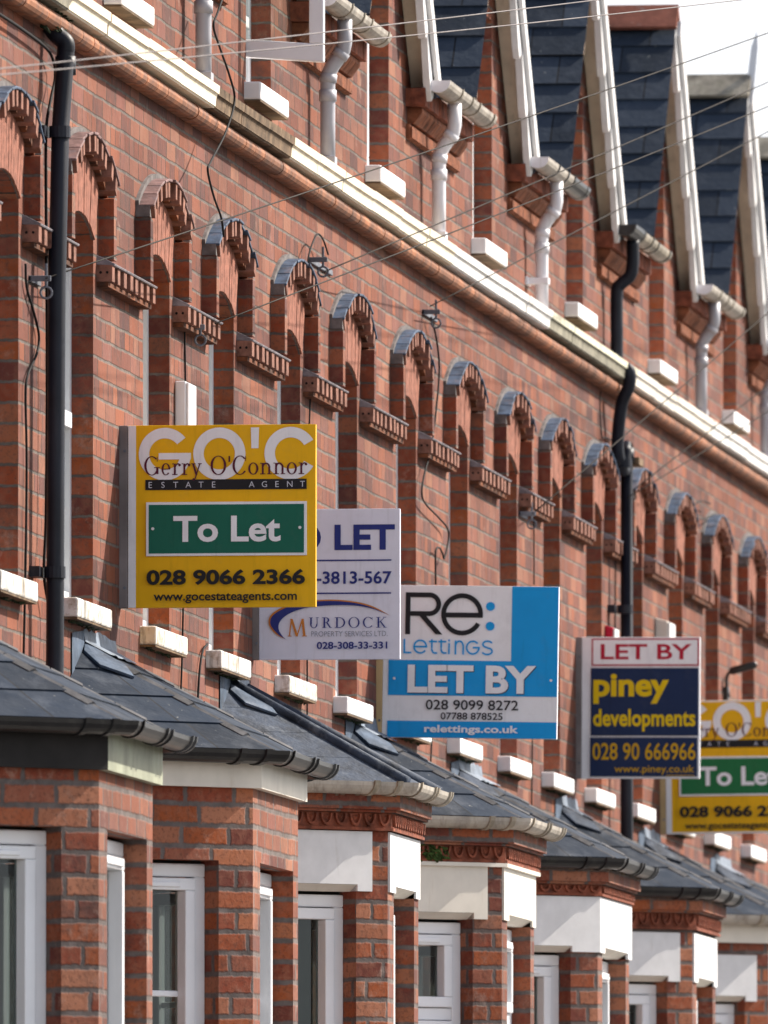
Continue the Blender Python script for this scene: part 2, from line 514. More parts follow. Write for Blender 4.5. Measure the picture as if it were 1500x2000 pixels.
def obj(name, mb, mat, parent=None, smooth=False, label=None, bevel=0.0, fixn=True, loc=None):
    me = bpy.data.meshes.new(name)
    off = base_of(parent) if parent else (Vector(loc) if loc else Vector((0, 0, 0)))
    me.from_pydata([tuple(Vector(v) - off) for v in mb.v], [], mb.f)
    if mb.uv:
        ul = me.uv_layers.new(name='slates')
        for i, p in enumerate(me.polygons):
            q = mb.uv.get(i)
            if q:
                for li, c in zip(p.loop_indices, q):
                    ul.data[li].uv = c
    for m_ in (mat if isinstance(mat, (list, tuple)) else [mat]):
        me.materials.append(m_)
    if any(mb.fm):
        for p, k_ in zip(me.polygons, mb.fm):
            p.material_index = k_
    if fixn:
        bm = bmesh.new()
        bm.from_mesh(me)
        bmesh.ops.recalc_face_normals(bm, faces=bm.faces)
        bm.to_mesh(me)
        bm.free()
    if smooth:
        for p in me.polygons:
            p.use_smooth = True
    me.update()
    o = bpy.data.objects.new(name, me)
    COL.objects.link(o)
    if parent:
        o.parent = parent
    elif loc:
        o.location = loc
    if label:
        o['label'] = label
    if bevel:
        bv = o.modifiers.new('bevel', 'BEVEL')
        bv.width = bevel
        bv.segments = 2
        bv.limit_method = 'ANGLE'
    return o


def structure(o):
    o['kind'] = 'structure'
    return o


# ------------------------------------------------------------------ ground
structure(obj('ground', MB().quad((-400, -300, -.16), (600, -300, -.16), (600, 900, -.16), (-400, 900, -.16)), MAT['soil']))
structure(obj('road', MB().quad((2.6, -60, -.12), (9.4, -60, -.12), (9.4, 260, -.12), (2.6, 260, -.12)), MAT['asphalt']))
pv = MB()
pv.box(-.3, 2.6, -60, 260, -.15, 0.0)
pv.box(9.4, 12.5, -60, 260, -.15, 0.0)
structure(obj('pavement', pv, MAT['paving']))

# ------------------------------------------------------------------ the terrace
UY = Yr(300) - Yr(299)                 # metres along the street per grid unit
B0, BP = 255.6, 20.6                   # party walls
FAR = [232.2, 242.5, 252.9, 262.6, 273.3, 283.0, 293.8, 303.7, 314.7, 325.0, 335.5, 345.2, 355.2, 365.5, 376.2, 386.4, 397.1,
       407.2, 417.8, 428.0, 438.6]     # far jambs of the first-floor windows, two to a house (houses -2 .. 7)
E = 1.6
Z_SILL_B, Z_SILL_T = E + 2.671, E + 2.752
Z_IMP = E + 4.121
ZC = E + 3.283
R1, R2, R3 = .983, 1.212, 1.29
HW = .385                              # half a window
REV = .085
Z_EAVES = E + 5.735
Z_APEX = E + 7.08
Z_ASILL_T, Z_ASILL_B = E + 5.212, E + 5.130
Z_AHEAD = E + 6.35
BAY_P = .70

# near corners (pixels) and eaves heights of the bays, houses -1 .. 6
BAYS = {-1: dict(u0=193, u1=298, e=2.108), 0: dict(u0=494, u1=582, e=2.174), 1: dict(u0=757, u1=817, e=2.219),
        2: dict(u0=980, u1=1043, e=2.226), 3: dict(u0=1167, u1=1228, e=2.183), 4: dict(u0=1352, u1=1397, e=2.183),
        5: dict(u0=1500, u1=1543, e=2.165), 6: dict(u0=1627, u1=1668, e=2.155)}


def by(n):
    return Yr(B0 + BP * n)


def arc_pts(Rr, half, yc, k=14):
    a0 = math.asin(half / Rr)
    return [(yc + Rr * math.sin(-a0 + 2 * a0 * i / k), ZC + Rr * math.cos(-a0 + 2 * a0 * i / k)) for i in range(k + 1)]


def slate_slope(mb, L0, L1, Rt0, Rt1, n, nrm, lift=.009, wob=0.0):
    """courses of overlapping slates; L0/Rt0 bottom corners, L1/Rt1 top corners"""
    L0, L1, Rt0, Rt1 = [Vector(q) for q in (L0, L1, Rt0, Rt1)]
    nrm = Vector(nrm).normalized()
    base = random.randint(0, 50) * 2
    for i in range(n):
        a, b = i / n, (i + 1) / n
        p0, p1 = L0.lerp(L1, a), Rt0.lerp(Rt1, a)
        q0, q1 = L0.lerp(L1, b), Rt0.lerp(Rt1, b)
        w0, w1 = (p1 - p0).length, (q1 - q0).length
        m0 = (q0 - p0).dot((p1 - p0).normalized()) if w0 > 1e-6 else 0
        up = nrm * (lift * (1 + wob * (random.random() - .5)))
        lo = nrm * .001
        rr = base + i
        mb.quad(p0 + up, p1 + up, q1 + lo, q0 + lo, [(0, rr + .1), (w0, rr + .1), (m0 + w1, rr + .9), (m0, rr + .9)])
        mb.quad(p0 + up, p0 - nrm * .002, p1 - nrm * .002, p1 + up, [(0, rr + .1)] * 4)
    return mb


def half_round(mb, path_fn, c_off, zt, r, ends=True, thick=.006):
    """half round gutter swept along a plan outline; path_fn(offset) gives the plan points"""
    prof = [(c_off + r * math.cos(a), zt + r * math.sin(a)) for a in [math.pi + math.pi * i / 10 for i in range(11)]]
    ri = r - thick
    inn = [(c_off + ri * math.cos(a), zt + ri * math.sin(a)) for a in [2 * math.pi - math.pi * i / 10 for i in range(11)]]
    rows = [[(x, y, z) for x, y in path_fn(o)] for o, z in prof + inn]
    mb.loft(rows, closed=True, caps=True)


STY = {   # per house: cornice, gutter, eaves pipe, tone of the hood caps
    -1: dict(corn='grey_stone', gut='gutter_beige', hood='blue_brick'),
    0: dict(corn='cream', gut='gutter_grey', pipe='grey_pipe', hood='mauve_brick'),
    1: dict(corn='cream', gut='gutter_grey', pipe='grey_pipe', hood='blue_brick'),
    2: dict(corn='cream', gut='gutter_grey', pipe='white_pipe', hood='blue_brick'),
    3: dict(corn='cornice_white', gut='gutter_grey', pipe='white_pipe', hood='blue_brick'),
    4: dict(corn='grey_stone', gut='gutter_beige', pipe='black_pipe', hood='blue_brick'),
    5: dict(corn='cream_white', gut='gutter_grey', pipe='grey_pipe', hood='blue_brick'),
    6: dict(corn='cornice_white', gut='gutter_grey', pipe='grey_pipe', hood='blue_brick'),
    7: dict(corn='cream_white', gut='gutter_grey', pipe='grey_pipe', hood='blue_brick'),
}
LABELS = {
    -1: 'nearest red brick house at the left edge, its bay with black gutter and dark fascia',
    0: 'red brick house right of the nearest black downpipe, bay with black gutter and cream fascia',
    1: 'red brick house with the open white attic casement and a half bare brown cornice',
    2: 'red brick house whose bay moulding has a patch of green moss',
    3: 'red brick house whose bay has one white band turning its corner',
    4: 'red brick house with the unpainted grey cornice and farther full-height black downpipe',
    5: 'red brick house with a red ridge tile, bay with cream fascia at lower right',
    6: 'far red brick house with a broken white finial on its gable',
    7: 'farthest red brick house, only a strip of slate roof at the right edge',
}


def rect_window(root, name, mb_tf, w, z0, z1, frame_d, fw=.052, sash=True, transom=None, vbar=None, vents=False, curtain=None, inner=None):
    """a plastic window in local space: s along the wall, d outward (negative = recessed)"""
    f = MB()
    d0, d1 = -frame_d - .07, -frame_d
    f.box(0, w, d0, d1, z1 - fw, z1, mb_tf)
    f.box(0, w, d0, d1, z0, z0 + fw, mb_tf)
    f.box(0, fw, d0, d1, z0 + fw, z1 - fw, mb_tf)
    f.box(w - fw, w, d0, d1, z0 + fw, z1 - fw, mb_tf)
    fr = obj(name, f, MAT['upvc'], root, bevel=.006)
    sw = .047
    a0, a1, b0, b1 = fw + .004, w - fw - .004, z0 + fw + .004, z1 - fw - .004
    lights = [(b0, b1)]
    s = MB()
    if transom:
        lights = [(b0, transom - .03), (transom + .03, b1)]
        s.box(fw, w - fw, d0 + .01, d1 - .004, transom - .027, transom + .027, mb_tf)
    g = MB()
    for (c0, c1) in lights:
        if sash:
            s.box(a0, a1, d0 + .012, d1 + .012, c1 - sw, c1, mb_tf)
            s.box(a0, a1, d0 + .012, d1 + .012, c0, c0 + sw, mb_tf)
            s.box(a0, a0 + sw, d0 + .012, d1 + .012, c0 + sw, c1 - sw, mb_tf)
            s.box(a1 - sw, a1, d0 + .012, d1 + .012, c0 + sw, c1 - sw, mb_tf)
        g.quad(mb_tf(a0 + .01, d0 + .03, c0 + .01), mb_tf(a1 - .01, d0 + .03, c0 + .01), mb_tf(a1 - .01, d0 + .03, c1 - .01), mb_tf(a0 + .01, d0 + .03, c1 - .01))
    if vbar:
        for hb in vbar[1]:
            s.box(a0 + sw, a1 - sw, d0 + .026, d0 + .036, hb - .012, hb + .012, mb_tf)
        s.box(vbar[0] - .012, vbar[0] + .012, d0 + .027, d0 + .037, b0 + sw, b1 - sw, mb_tf)
    if vents:
        s.box(w * .45, w - .13, d1 + .012, d1 + .022, z1 - .092, z1 - .072, mb_tf)
    if s.v:
        obj('sash', s, MAT['upvc'], fr, bevel=.005)
    obj('pane', g, MAT['glass'], fr, fixn=False)
    rm = MB()
    if curtain:
        k = 40
        rows = []
        for zz in (z0 + .02, z1 - .03):
            rows.append([mb_tf(curtain[0] + (curtain[1] - curtain[0]) * i / k, d0 - .10 + .022 * math.sin(i * 1.35) + .012 * math.sin(i * .5), zz) for i in range(k + 1)])
        rm.loft(rows)
        obj('curtain', rm, curtain[2], fr, smooth=True)
    return fr


MAT['curtain_cream'] = plain('cream_curtain', (.48, .26, .14, 1), .9, var=.1, sc=3)
MAT['curtain_grey'] = plain('grey_curtain', (.30, .33, .30, 1), .9, var=.12, sc=3)
MAT['curtain_dark'] = plain('dark_green_curtain', (.10, .115, .085, 1), .9, var=.2, sc=3)
MAT['curtain_net'] = plain('net_curtain', (.42, .46, .42, 1), .9, var=.08, sc=3)


def first_floor_window(root, n, i, rfar, sty):
    yf = Yr(rfar)
    yc = yf - HW
    a = math.asin(R3 and .606 / R3)
    # inner arch of rubbed brick, one block per voussoir
    m = MB()
    ha = math.asin(HW / R1) + .005
    k = 15
    for j in range(k):
        t0, t1 = -ha + 2 * ha * j / k + .0022, -ha + 2 * ha * (j + 1) / k - .0022
        q = [(yc + rr * math.sin(t), ZC + rr * math.cos(t)) for rr, t in ((R1 + .002, t0), (R1 + .002, t1), (R2 + .004, t1), (R2 + .004, t0))]
        d = .006 + .003 * random.random()
        m.prism([(-.03, y, z) for y, z in q], (.03 + d, 0, 0))
    obj('voussoir_arch', m, MAT['rubbed'], root, bevel=.002)
    # hood mould: capping blocks, dentils under them, and the two legs down to the imposts
    cap, den = MB(), MB()
    k = 10
    for j in range(k):
        g = .0035
        t0, t1 = -a + 2 * a * j / k + g / 2, -a + 2 * a * (j + 1) / k - g / 2
        pr = .072 + random.uniform(-.006, .008)
        q = [(yc + rr * math.sin(t), ZC + rr * math.cos(t)) for rr, t in ((R3 - .011, t0), (R3 - .011, t1), (R3, t1), (R3, t0))]
        cap.prism([(-.01, y, z) for y, z in q], (.01 + pr, 0, 0))
        tm = (t0 + t1) / 2
        hw_ = (t1 - t0) * random.uniform(.17, .22)
        q = [(yc + rr * math.sin(t), ZC + rr * math.cos(t)) for rr, t in ((R2 + .002, tm - hw_), (R2 + .002, tm + hw_), (R3 - .012, tm + hw_), (R3 - .012, tm - hw_))]
        den.cur = 1
        den.prism([(-.01, y, z) for y, z in q], (.01 + pr - .006, 0, 0))
        den.cur = 0
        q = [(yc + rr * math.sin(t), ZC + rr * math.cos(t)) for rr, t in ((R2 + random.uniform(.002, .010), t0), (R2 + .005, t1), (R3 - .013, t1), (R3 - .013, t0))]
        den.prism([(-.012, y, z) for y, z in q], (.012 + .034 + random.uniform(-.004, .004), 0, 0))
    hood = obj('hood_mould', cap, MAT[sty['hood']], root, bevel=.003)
    obj('dentil_ring', den, [MAT['recess_brick'], MAT['tooth']], root, bevel=.002)
    # mortar fillet between hood and wall
    ms = MB()
    for sg in (-1, 1):
        ms.prism([(-.01, yc + sg * .560, ZC + 1.084), (-.01, yc + sg * .606, ZC + 1.138), (-.01, yc + sg * .606, ZC + 1.092)], (.01 + .058, 0, 0))
    k = 18
    rr0, rr1 = R3 - .001, R3 + .020
    for j in range(k):
        t0, t1 = -a + 2 * a * j / k, -a + 2 * a * (j + 1) / k
        q = [(yc + rr * math.sin(t), ZC + rr * math.cos(t)) for rr, t in ((rr0, t0), (rr0, t1), (rr1, t1), (rr1, t0))]
        ms.prism([(-.01, y, z) for y, z in q], (.01 + .014, 0, 0))
    obj('mortar_fillet', ms, MAT['mortar'], root)
    for sg in (-1, 1):
        lg = MB()
        y0, y1 = sorted((yc + sg * .528, yc + sg * .606))
        yi = yc + sg * .548
        yin = yc + sg * .528
        yo = yc + sg * .606
        lg.prism([(-.01, yin, Z_IMP), (-.01, yin, ZC + 1.078), (-.01, yo, ZC + 1.090), (-.01, yo, Z_IMP)], (.01 + .061, 0, 0))
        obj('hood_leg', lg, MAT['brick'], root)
    # the window itself
    f = MB()
    xb, xf = -REV - .06, -REV
    fw = .052
    zs = ZC + math.sqrt(R1 ** 2 - HW ** 2)
    f.box(xb, xf, yc - HW, yc - HW + fw, Z_SILL_T, zs)
    f.box(xb, xf, yc + HW - fw, yc + HW, Z_SILL_T, zs)
    f.box(xb, xf, yc - HW + fw, yc + HW - fw, Z_SILL_T, Z_SILL_T + .06)
    f.box(xb, xf + .01, yc - HW + fw, yc + HW - fw, Z_SILL_T + .70, Z_SILL_T + .76)
    ar = arc_pts(R1, HW, yc, 10)
    for j in range(10):
        (y0, z0), (y1, z1) = ar[j], ar[j + 1]
        f.prism([(xb, y0, zs - .045), (xb, y1, zs - .045), (xb, y1, z1 - .001), (xb, y0, z0 - .001)], (xf - xb, 0, 0))
    fr = obj('window', f, MAT['upvc'], root)
    obj('pane', MB().quad((xb + .02, yc - HW + .01, Z_SILL_T), (xb + .02, yc + HW - .01, Z_SILL_T), (xb + .02, yc + HW - .01, zs), (xb + .02, yc - HW + .01, zs)), MAT['glass'], fr, fixn=False)
    cm = MB()
    rows = []
    for zz in (Z_SILL_T + .01, zs):
        rows.append([(xb - .12 + .02 * math.sin(q * 1.4), yc - HW + 2 * HW * q / 30, zz) for q in range(31)])
    cm.loft(rows)
    obj('curtain', cm, MAT['curtain_net'], fr, smooth=True)
    # sill
    s = MB().box(-.08, .066, yc - HW - .085, yc + HW + .07, Z_SILL_B + .006, Z_SILL_T)
    ss = obj('window_sill', s, MAT['sill_clean'] if n >= 2 else MAT['sill'], root, bevel=.008)
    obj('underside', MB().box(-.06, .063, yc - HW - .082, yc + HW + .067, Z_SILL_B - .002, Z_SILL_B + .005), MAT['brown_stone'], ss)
    mo = MB()
    for q in range(26):
        yy = yc - HW - .05 + random.random() * (2 * HW)
        mo.tube([(random.uniform(.0, .045), yy, Z_SILL_B + .003), (.02, yy + random.uniform(-.05, .05), Z_SILL_B - random.uniform(.004, .014))], [random.uniform(.004, .012), .002], 6)
    obj('moss', mo, MAT['moss_dark'], ss)
    return yc


def impost(root, ya, yb):
    L = yb - ya
    c, d = MB(), MB()
    z1 = Z_IMP
    # weathered cap, sloping outwards
    c.prism([(-.01, ya, z1 - .020), (.068, ya, z1 - .026), (.072, ya, z1 - .018), (-.01, ya, z1 + .022)], (0, L, 0))
    k = max(3, int(round(L / .15)))
    w = L / (k - .5)
    for j in range(k):
        y0 = ya + j * w
        d.cur = 1
        d.box(-.01, .064 + random.uniform(-.004, .003), y0, y0 + w * random.uniform(.40, .48), z1 - .088, z1 - .022)
        d.cur = 0
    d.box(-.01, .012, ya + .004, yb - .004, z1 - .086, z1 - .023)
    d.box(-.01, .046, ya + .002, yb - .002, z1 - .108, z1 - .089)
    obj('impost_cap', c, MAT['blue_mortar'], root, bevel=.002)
    ib = obj('impost_band', d, [MAT['recess_brick'], MAT['tooth']], root, bevel=.002)
    for hx in (.016, .042):
        obj('brick_hole', MB().tube([(hx, ya + .002, z1 - .052), (hx, ya - .0006, z1 - .052)], .0055, 10), MAT['hole'], ib)


def front_wall(root, n, y0, y1, ycs, ya0, ya1):
    """the brick front with its real openings and their reveals"""
    m = MB()

    def q(ya, yb, za, zb):
        if yb - ya > 1e-5 and zb - za > 1e-5:
            m.quad((0, ya, za), (0, yb, za), (0, yb, zb), (0, ya, zb))
    zmid = E + 4.88
    q(y0, y1, 0, Z_SILL_T - .04)
    cuts = [y0]
    for yc in ycs:
        cuts += [yc - HW, yc + HW]
    cuts.append(y1)
    for i in range(0, len(cuts), 2):
        q(cuts[i], cuts[i + 1], Z_SILL_T - .04, zmid)
    for yc in ycs:
        ar = arc_pts(R1, HW, yc)
        for (a, za), (b, zb) in zip(ar, ar[1:]):
            m.quad((0, a, za), (0, b, zb), (0, b, zmid), (0, a, zmid))
            m.quad((0, a, za), (-REV - .02, a, za), (-REV - .02, b, zb), (0, b, zb))
        zs = ar[0][1]
        for yy in (yc - HW, yc + HW):
            m.quad((0, yy, Z_SILL_T - .04), (0, yy, zs), (-REV - .02, yy, zs), (-REV - .02, yy, Z_SILL_T - .04))
    # attic storey and gable
    q(y0, y1, zmid, Z_ASILL_T - .04)
    q(y0, ya0, Z_ASILL_T - .04, Z_EAVES)
    q(ya1, y1, Z_ASILL_T - .04, Z_EAVES)
    yg = (ya0 + ya1) / 2
    gh = 6.3 * UY
    gz = lambda y: Z_EAVES + (Z_APEX - .03 - Z_EAVES) * (1 - abs(y - yg) / gh)
    m.poly([(0, yg - gh, Z_EAVES), (0, ya0, Z_EAVES), (0, ya0, gz(ya0))])
    m.quad((-.004, yg - gh - .45, Z_EAVES - .001), (-.004, yg - gh + .25, Z_EAVES - .001), (-.004, yg - gh + .25, Z_EAVES + .13), (-.004, yg - gh - .45, Z_EAVES + .06))
    m.poly([(0, yg + gh, Z_EAVES), (0, ya1, gz(ya1)), (0, ya1, Z_EAVES)])
    zt = min(Z_AHEAD, gz(ya0) - .12)
    m.poly([(0, ya0, zt), (0, ya1, zt), (0, ya1, gz(ya1)), (0, yg, gz(yg)), (0, ya0, gz(ya0))])
    for yy in (ya0, ya1):
        m.quad((0, yy, Z_ASILL_T - .04), (0, yy, zt), (-REV - .03, yy, zt), (-REV - .03, yy, Z_ASILL_T - .04))
    m.quad((0, ya0, zt), (0, ya1, zt), (-REV - .03, ya1, zt), (-REV - .03, ya0, zt))
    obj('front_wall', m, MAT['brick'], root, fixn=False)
    return yg, gh, zt


def cornice(root, n, y0, y1, sty):
    z = E + .046
    # profile: fillet on top, then an ogee down to the wall
    og = [(.100, z + 4.900), (.104, z + 4.906), (.108, z + 4.907)]
    og += [(.108, z + 4.911), (.110, z + 4.938), (.112, z + 4.946), (.114, z + 4.952), (.118, z + 4.955)]
    fil = [(.123, z + 4.957), (.126, z + 4.990), (.0, z + 5.003)]

    def run(ya, yb, mat, fmat=None, nm='cornice', ref=None):
        m = MB()
        # joints: pieces about a metre long with a hairline gap
        k = max(1, int(round((yb - ya) / .95)))
        f2 = MB()
        for j in range(k):
            a, b = ya + (yb - ya) * j / k + .002, ya + (yb - ya) * (j + 1) / k - .002
            dx = random.uniform(-.003, .003)
            dz = random.uniform(-.003, .003)
            p = [(-.01, z + 4.900)] + og + [(.118, z + 4.9565), (-.01, z + 4.9565)]
            m.prism([(x + dx if x > 0 else x, a, zz + dz) for x, zz in p], (0, b - a, 0))
            p = [(-.01, z + 4.957)] + fil[:2] + [(-.01, z + 5.003)]
            f2.prism([(x + dx if x > 0 else x, a, zz + dz) for x, zz in p], (0, b - a, 0))
        o = obj(nm, m, MAT[mat], root)
        obj('cornice_fillet', f2, MAT[fmat or mat], o)
    if n == 1:
        ys = y0 + 12.0 * UY
        run(y0, ys, 'brown_stone')
        run(ys, y1, 'cream')
    elif n == 4:
        run(y0, y1, 'grey_stone', 'pale_stone')
    else:
        run(y0, y1, sty['corn'])
    # terracotta roll under it, in short lengths
    m = MB()
    L = .30
    k = int(round((y1 - y0) / L))
    for j in range(k):
        a, b = y0 + (y1 - y0) * j / k + .004, y0 + (y1 - y0) * (j + 1) / k - .004
        r = .034 + random.uniform(-.0012, .0018)
        cx, cz = .046, z + 4.864
        pts = [(cx + r * math.cos(t), cz + r * math.sin(t)) for t in [math.pi * 2 * i / 14 for i in range(14)]]
        m.prism([(x, a, zz) for x, zz in pts], (0, b - a, 0))
        m.box(-.01, .046, a + .004, b - .004, z + 4.836, z + 4.895)
    obj('roll_moulding', m, MAT['roll'], root, smooth=False)


def attic(root, n, yg, gh, ya0, ya1, zt, sty):
    s = MB().box(-.09, .072, ya0 - .06, ya1 + .05, Z_ASILL_B + .006, Z_ASILL_T)
    as_ = obj('attic_sill', s, MAT['sill_clean'], root, bevel=.008)
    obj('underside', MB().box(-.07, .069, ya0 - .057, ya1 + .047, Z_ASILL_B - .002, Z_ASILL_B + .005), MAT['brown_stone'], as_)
    tf = lambda a, d, z: (d, ya0 + a, z)
    w = ya1 - ya0
    if n != 1:
        rect_window(root, 'attic_window', tf, w, Z_ASILL_T, zt, REV + .01, curtain=(0.05, w - .05, MAT['curtain_net']))
    else:
        fr = MB()
        d0, d1 = -REV - .08, -REV
        fw = .05
        fr.box(d0, d1, ya0, ya0 + fw, Z_ASILL_T, zt)
        fr.box(d0, d1, ya1 - fw, ya1, Z_ASILL_T, zt)
        fr.box(d0, d1, ya0 + fw, ya1 - fw, Z_ASILL_T, Z_ASILL_T + fw)
        fr.box(d0, d1, ya0 + fw, ya1 - fw, Z_ASILL_T + .30, Z_ASILL_T + .35)
        fr.box(d0, d1, ya0 + fw, ya1 - fw, zt - fw, zt)
        aw = obj('attic_window', fr, MAT['upvc'], root, bevel=.005)
        # the open casement stands square to the wall, hinged at the near jamb
        pl = onx(480, 95, 0.0)
        yy = pl.y + .01
        zb = ony(632, 121, yy).z
        x1 = ony(632, 100, yy).x
        x0 = -.045
        z1 = zb + 1.05
        c = MB()
        t = .062
        dz = .028
        T = lambda x, y, z: (x, y, z + dz * (x1 - x) / (x1 - x0))
        c.box(x0, x1, yy, yy + .05, zb, zb + t + .014, T)
        c.box(x0, x1, yy, yy + .05, z1 - t, z1, T)
        c.box(x0, x0 + .03, yy, yy + .05, zb + t + .014, z1 - t, T)
        c.box(x1 - t, x1, yy, yy + .05, zb + t + .014, z1 - t, T)
        cs = obj('casement', c, MAT['upvc'], aw, bevel=.006)
        g = MB().quad(T(x0 + .02, yy + .022, zb + .05), T(x1 - .05, yy + .022, zb + .05), T(x1 - .05, yy + .022, z1 - .05), T(x0 + .02, yy + .022, z1 - .05))
        obj('pane', g, MAT['glass'], aw, fixn=False)
    # gable roof
    xv, xbk = .115, -2.2
    ez = Z_EAVES - .02
    ov = .06
    e0, e1 = yg - gh + .05, yg + gh + ov
    sl = (Z_APEX - Z_EAVES) / gh
    ze = Z_EAVES - ov * sl + .03
    za = Z_APEX + .03
    zn = ze + (ov + .05) * sl
    roof = MB()
    nn = Vector((0, -sl, 1))
    slate_slope(roof, (xbk, e0, zn), (xbk, yg, za), (xv, e0, zn), (xv, yg, za), 8, nn, .012, .6)
    nf = Vector((0, sl, 1))
    slate_slope(roof, (xv, e1, ze), (xv, yg, za), (xbk, e1, ze), (xbk, yg, za), 8, nf, .012, .6)
    # body under the slates
    roof.quad((xbk, e0, zn - .03), (xv - .004, e0, zn - .03), (xv - .004, yg, za - .03), (xbk, yg, za - .03), [(0, .5)] * 4)
    roof.quad((xbk, e1, ze - .03), (xv - .004, e1, ze - .03), (xv - .004, yg, za - .03), (xbk, yg, za - .03), [(0, .5)] * 4)
    gr = obj('gable_roof', roof, MAT['slate'], root, fixn=False)
    vg = MB()
    k = 26
    for j in range(k):       # ragged mortar verge on the near edge
        a, b = j / k, (j + 1) / k
        ya, yb_ = e0 + (yg - e0) * a, e0 + (yg - e0) * b
        za_, zb_ = zn + (za - zn) * a, zn + (za - zn) * b
        x1 = xv - random.uniform(.002, .014)
        vg.prism([(xv - .05, ya, za_ - .028), (xv - .05, yb_, zb_ - .028), (xv - .05, yb_, zb_ - .003), (xv - .05, ya, za_ - .003)], (x1 - xv + .05, 0, 0))
    obj('verge', vg, MAT['verge'], gr)
    # soffit and bargeboard of the rake that falls away from us
    so_ = MB()
    th = .03
    ysf = yg + gh + .06
    zsf = za + (ysf - yg) * -sl
    so_.hexa([(.003, yg + .02, za - .10), (xv - .036, yg + .02, za - .10), (xv - .036, ysf, zsf - .075), (.003, ysf, zsf - .075),
              (.003, yg + .02, za - .05), (xv - .036, yg + .02, za - .05), (xv - .036, ysf, zsf - .032), (.003, ysf, zsf - .032)])
    obj('soffit', so_, MAT['beige_soffit'], gr)
    bb = MB()
    white = 'cream' if n <= 1 else 'white'
    tl = Vector((0, 1, -sl)).normalized()
    nl = Vector((0, -sl, -1)).normalized()       # inward, down from the slates
    A = Vector((0, yg, za - .016))
    Ltot = math.hypot(gh + .0, sl * (gh + .0))
    k = 5
    for j in range(k):
        a, b = Ltot * j / k, Ltot * (j + 1) / k
        d0, d1, d2 = .13, .165, .19
        pts = [A + tl * a, A + tl * b, A + tl * (b - .004) + nl * d0, A + tl * (b - .03) + nl * d2, A + tl * (b - .09) + nl * d2, A + tl * (b - .2) + nl * d1, A + tl * (a + .01) + nl * (d0 * .86)]
        bb.prism([(xv - .034, p.y, p.z) for p in pts], (.034 + .004 * (j % 2), 0, 0))
    b2 = MB()
    b2.prism([(xv + .0045, p.y, p.z) for p in (A + tl * -.01, A + tl * Ltot, A + tl * (Ltot - .02) + nl * .08, A + tl * .03 + nl * .08)], (.022, 0, 0))
    bo = obj('bargeboard', bb, MAT[white], root, bevel=.003)
    obj('verge_trim', b2, MAT['white'], bo, bevel=.003)
    # ridge tile
    rt = MB()
    hl = .16
    for j in range(5):
        xa, xb_ = xv + .01 - j * .45, xv + .01 - (j + 1) * .45 + .006
        for sg in (-1, 1):
            p0 = Vector((0, yg, za + .055))
            p1 = Vector((0, yg + sg * hl * .72, za + .055 - hl * .72 * sl * .98))
            nv = Vector((0, sg * sl, 1)).normalized()
            rt.prism([(xa, p.y, p.z) for p in (p0, p1, p1 + nv * .022, p0 + Vector((0, 0, .03)))], (xb_ - xa, 0, 0))
    obj('ridge_tile', rt, MAT['ridge_red'] if n in (1, 3, 5) else MAT['ridge_pale'], gr)
    # corbelled eaves and gutter on the far side of the gable
    yA, yB = yg + 5.2 * UY, yg + 14.9 * UY
    c1, c2, c3 = MB(), MB(), MB()
    zt_ = Z_EAVES - .035
    k = int((yB - yA) / .115)
    for j in range(k):
        a = yA + (yB - yA) * j / k + .003
        b = yA + (yB - yA) * (j + 1) / k - .003
        c1.box(-.01, .092 + random.uniform(-.002, .002), a, b, zt_ - .085, zt_)
    c1.box(-.01, .080, yA + .002, yB - .002, zt_ - .083, zt_ - .002)
    k = int((yB - yA - .1) / .16)
    for j in range(k):
        a = yA + .06 + (yB - yA - .12) * j / k + .004
        b = yA + .06 + (yB - yA - .12) * (j + 1) / k - .004
        c2.prism([(-.01, a, zt_ - .087), (.070, a, zt_ - .087), (.070, a, zt_ - .110), (.052, a, zt_ - .135), (.032, a, zt_ - .162), (-.01, a, zt_ - .162)], (0, b - a, 0))
    yC, yD = yA + .015, yB - .02
    k = int((yD - yC) / .055)
    for j in range(k):
        a = yC + (yD - yC) * j / k + .004
        b = yC + (yD - yC) * (j + 1) / k - .008
        c3.box(-.01, .030, a, b, zt_ - .232, zt_ - .178)
    c3.box(-.01, .018, yC, yD, zt_ - .236, zt_ - .165)
    ec = obj('eaves_corbel', c1, MAT['arch_red'], root, bevel=.003)
    obj('ovolo_course', c2, MAT['orange_brick'], ec, bevel=.003)
    obj('dentil_course', c3, MAT['orange_brick'], ec, bevel=.002)
    es = MB()
    slate_slope(es, (.115, yA + .1, Z_EAVES + .012), (-.12, yA + .1, Z_EAVES + .23), (.115, yB - .45, Z_EAVES + .012), (-.12, yB - .45, Z_EAVES + .23), 1, (1, 0, 1), .01)
    obj('eaves_slates', es, MAT['slate'], ec, fixn=False)
    g0, g1 = yg + 5.4 * UY, yg + 14.9 * UY
    gx, gz_, gr_ = .150, Z_EAVES + .0, .056
    pf = lambda o, a, b: [(o, a), (o, b)]
    gm = MB()
    half_round(gm, lambda o: pf(o, g0, g1), gx, gz_, gr_)
    mat = sty['gut']
    go = obj('gutter', gm, MAT[mat], root, smooth=False)
    # stop end facing us, joint rings
    se = MB()
    se.prism([(gx + gr_ * math.cos(t), g0 - .004, gz_ + gr_ * math.sin(t)) for t in [math.pi + math.pi * i / 12 for i in range(13)]], (0, -.006, 0))
    obj('stop_end', se, MAT['black_plastic'] if n == 4 else MAT['white_pipe'], go)
    for t in (.25, .47, .62, .93):
        br = MB()
        yy = g0 + (g1 - g0) * t
        half_round(br, lambda o: pf(o, yy, yy + .022), gx, gz_ + .002, gr_ + .007, thick=.0065)
        obj('bracket', br, MAT['gutter_beige'] if n not in (3, 4) else MAT['black_plastic'], go)
